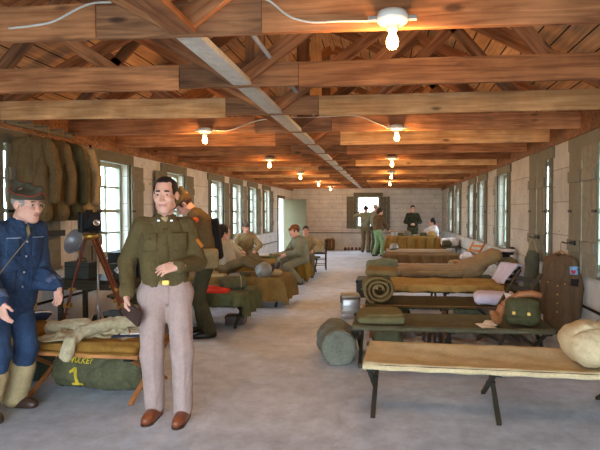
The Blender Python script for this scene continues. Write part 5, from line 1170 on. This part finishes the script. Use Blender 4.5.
def gearbox(label, loc, rz, sz, m, name, cat, knobs=False):
    t = thing(name, label, cat, loc, R(rz)); b = MB(); b.box((0, 0, sz[2]/2), sz, None, .008); b.build('case_body', m, t)
    b = MB(); b.box((0, 0, sz[2]*.72), (sz[0]+.006, sz[1]+.006, .008)); b.build('lid_seam', M_iron, t)
    b = MB(); b.path([(-.06, 0, sz[2]), (-.05, 0, sz[2]+.035), (.05, 0, sz[2]+.035), (.06, 0, sz[2])], .006, 6); b.build('handle', M_iron, t, True)
    if knobs:
        for k in range(4): disc('knob', (-.09+.06*k, -sz[1]/2, .07+.05*(k % 2)), .018, M_alu, t, (0, -1, 0), .02)
        disc('dial', (0, -sz[1]/2, sz[2]*.62), .04, M_paper, t, (0, -1, 0), .006)
    return t
gearbox('black camera case standing on the side table', (-3.22, 5.9, .758), 8, (.38, .2, .3), M_blkp, 'camera_case', 'case')
gearbox('grey field radio with knobs in front of the black case', (-3.12, 5.62, .758), 6, (.26, .18, .19), M_box, 'field_radio', 'radio', True)
gearbox('dark green ammunition box at the left of the side table', (-3.66, 5.68, .758), -4, (.32, .2, .2), M_box, 'ammunition_box', 'box')
gearbox('dark wooden crate on the floor under the side table', (-3.3, 5.78, 0), 0, (.4, .36, .32), M_legd, 'storage_crate', 'crate')
la = MB(); la.box((XL+.11, 5.45, 1.3), (.03, .5, .07), None, .004); la.path([(XL+.12, 5.3, 1.28), (XL+.17, 5.3, 1.24), (XL+.17, 5.3, 1.2)], .007, 6); tag(la.build('shutter_bar', M_iron, None), 'black iron bar across the wall below the hung coats', 'iron bar')
cn_ = MB(); cn_.tube((XL+.1, 5.2, .02), (XL+.03, 5.3, 1.2), .012, n=8); tag(cn_.build('walking_stick', M_hang, None, True), 'thin wooden stick leaning on the left wall below the coats', 'stick')

# second left cot: green blanket, red cloth, rolled canvas; box underneath
cot('cot under the green blanket in front of the bending man', -3.75, -1.97, 6.42, 7.05, .43, W_c2, M_legd)
drape('green wool blanket spread on the second left cot, hanging over its end', -3.6, -1.97, 6.4, 7.07, .455, W_grn, f=.17, b=.15, r=.32, seed=3)
o = soft('red_cloth', cloth('bright_red_cloth', (226, 62, 38), var=.1), [('b', (0, 0, .025), (.27, .17, .025), .02, None), ('e', (.05, .05, .05), (.15, .1, .035), None, .03)], .01, .02, (.008, 18, 3), None, (-2.42, 6.55, .455), (0, 0, R(4))); tag(o, 'bright red folded cloth on the green blanket', 'cloth')
rt = thing('rolled_shelter_half', 'rolled olive canvas with dark open end on the green blanket', 'canvas roll', (-2.14, 6.74, .485), R(24))
soft('canvas_roll', W_duf, [('b', (0, 0, .085), (.2, .11, .085), .08, None), ('se', (-.2, 0, .08), (.06, .07, .055), None, .03)], .009, .02, (.006, 20, 7), rt)
s = MB(); s.path([(.1, .118*math.cos(a), .088+.094*math.sin(a)) for a in [2*PI*k/24 for k in range(25)]], .007, 6); s.build('strap', W_khaki, rt, True)
wb = thing('wooden_box', 'small dark wooden box on the floor under the green blanket cot', 'box', (-2.1, 6.75, 0), R(5))
b = MB(); b.box((0, 0, .05), (.26, .2, .1), None, .004); b.build('box_body', L_dk, wb); b = MB(); b.box((0, 0, .11), (.27, .21, .025), None, .004); b.build('lid', L_dk, wb)
# third left cot: tan blanket to the floor, helmet, mess kit
cot('cot under the long tan blanket on the left', -3.7, -1.76, 7.9, 8.55, .45, W_c2, M_legd)
drape('tan wool blanket reaching near the floor on the third left cot', -3.65, -1.76, 7.86, 8.58, .475, W_tanb, f=.38, b=.3, r=.42, seed=8, rip=.03)
helmet('steel helmet tipped on its side on the tan blanket', (-2.0, 7.94, .6), (R(42), R(22), R(30)), M_steel)
tag(soft('mess_kit', M_steel, [('b', (0, 0, .04), (.1, .07, .04), .03, None)], .008, .01, None, None, (-2.5, 8.0, .468), (0, 0, .3)), 'grey metal mess kit left of the tipped helmet', 'mess kit')
tag(soft('canteen', W_field, [('b', (0, 0, .05), (.07, .05, .05), .04, None), ('c', (.06, 0, .05), (.11, 0, .05), .02, .02)], .008, .01, None, None, (-2.35, 7.98, .468), (0, 0, -.4)), 'small dark canteen between mess kit and helmet', 'canteen')
tag(soft('folded_cloth', W_khaki, [('b', (0, 0, .03), (.14, .1, .03), .025, None), ('e', (.03, 0, .06), (.09, .07, .03), None, .03)], .01, .02, (.01, 20, 6), None, (-1.92, 8.2, .5)), 'pale khaki cloth at the end corner of the tan blanket', 'cloth')
tag(soft('web_belt', W_khaki, [('b', (0, 0, .03), (.16, .09, .03), .025, None), ('b', (-.08, 0, .06), (.05, .06, .04), .02, None)], .009, .01, (.006, 24, 8), None, (-2.82, 8.0, .468)), 'tan webbing pouch heap at the near left of the tan blanket', 'webbing')
# fourth and fifth left cots with the seated men
cot('cot under the yellow brown cover where the capped man sits', -3.85, -1.9, 10.62, 11.28, .42, W_c2, M_legd)
drape('yellow brown cover hanging over the cot end below the capped man', -3.75, -1.88, 10.6, 11.3, .445, cloth('old_yellow_cover', (132, 100, 40)), f=.36, b=.3, r=.42, seed=12, rip=.03)
cot('cot with the green blanket behind the seated capped man', -3.8, -1.75, 12.0, 12.65, .42, W_c2, M_legd)
drape('dull green blanket on the fifth left cot', -3.7, -1.95, 11.98, 12.68, .445, cloth('dull_green_blanket', (104, 104, 66)), f=.22, b=.2, seed=13)
tag(soft('tan_garment', W_tan, [('b', (0, 0, .04), (.32, .16, .04), .03, None), ('e', (-.1, 0, .08), (.14, .1, .05), None, .04), ('e', (.2, .03, .07), (.12, .1, .04), None, .04)], .011, .03, (.014, 18, 5), None, (-2.5, 12.2, .445)), 'crumpled tan garment on the green blanket of the fifth left cot', 'garment')
p = MB(); p.box((0, 0, .03), (.34, .26, .06), None, .01); tag(p.build('white_box', M_paper, None, False, (-3.12, 12.2, .445), (0, 0, .2)), 'white flat box beside the man in garrison cap', 'box')
mc = thing('metal_chair', 'dark metal framed chair holding a rolled tan pack near the far wall', 'chair', (-1.85, 13.2, 0), R(-80))
for sx in (-.2, .2):
    b = MB(); b.path([(sx, .2, .01), (sx, .2, .45), (sx, .24, .82)], .013, 8); b.build('back_leg', M_iron, mc, True); b = MB(); b.path([(sx, -.2, .01), (sx, -.2, .45)], .013, 8); b.build('front_leg', M_iron, mc, True)
b = MB(); b.box((0, 0, .455), (.44, .44, .03), None, .008); b.build('seat', M_dkw, mc)
for z in (.6, .7, .8): b = MB(); b.tube((-.2, .2+.04*(z-.45)/.37, z), (.2, .2+.04*(z-.45)/.37, z), .009, n=8); b.build('back_rail', M_iron, mc, True)
for z in (.15, .3): b = MB(); b.tube((-.2, -.2, z), (-.2, .2, z), .008, n=8); b.tube((.2, -.2, z), (.2, .2, z), .008, n=8); b.build('side_rail', M_iron, mc, True)
roll('rolled tan pack on the dark metal chair', (-1.85, 13.18, .5), R(12), .15, .4, W_khaki, 'bedroll', 'bedroll', 1)
bp_ = thing('canvas_backpack', 'brown canvas backpack standing by the far left wall', 'backpack', (-2.35, 20.1, 0), 0)
soft('pack_body', W_brn, [('b', (0, 0, .24), (.2, .15, .24), .1, None), ('b', (0, -.12, .17), (.14, .08, .12), .06, None)], .012, .03, (.01, 15, 5), bp_)
s = MB(); s.path([(-.1, -.16, .4), (-.1, -.2, .3), (-.1, -.21, .1)], .012, 6); s.path([(.1, -.16, .4), (.1, -.2, .3), (.1, -.21, .1)], .012, 6); s.build('strap', W_khaki, bp_, True)
# shoes lined up on the floor below the far window
for i in range(6):
    x = -1.72+.13*i+(.06 if i > 2 else 0); t = thing('low_shoe', 'brown shoe in the row on the floor below the far window', 'shoe', (x, 20.25, 0), R(170+12*(i % 3)), 'shoes in a row at the far wall')
    soft('shoe_upper', L_tan if i % 2 else L_dk, [('c', (0, .08, .04), (0, -.12, .035), .045, .04), ('c', (0, .07, .05), (0, .07, .09), .042, .042)], .012, .02, None, t, zmin=.012)
    s = MB(); s.box((0, -.02, .008), (.09, .28, .016), None, .004); s.build('sole', L_blk, t)

fx = thing('fuse_box', 'small red brown fuse box on the left wall before the bright window', 'fuse box', (XL+.06, 6.33, 1.72), 0)
b = MB(); b.box((0, 0, 0), (.1, .14, .18), None, .006); b.build('box_body', mat('red_brown_paint', (92, 44, 36), .5, .1, 20, .05), fx)
b = MB(); b.tube((0, 0, .09), (0, 0, .72), .014, n=8); b.build('conduit', M_iron, fx, True); b = MB(); b.tube((0, 0, -.09), (0, 0, -.9), .014, n=8); b.build('conduit', M_iron, fx, True)
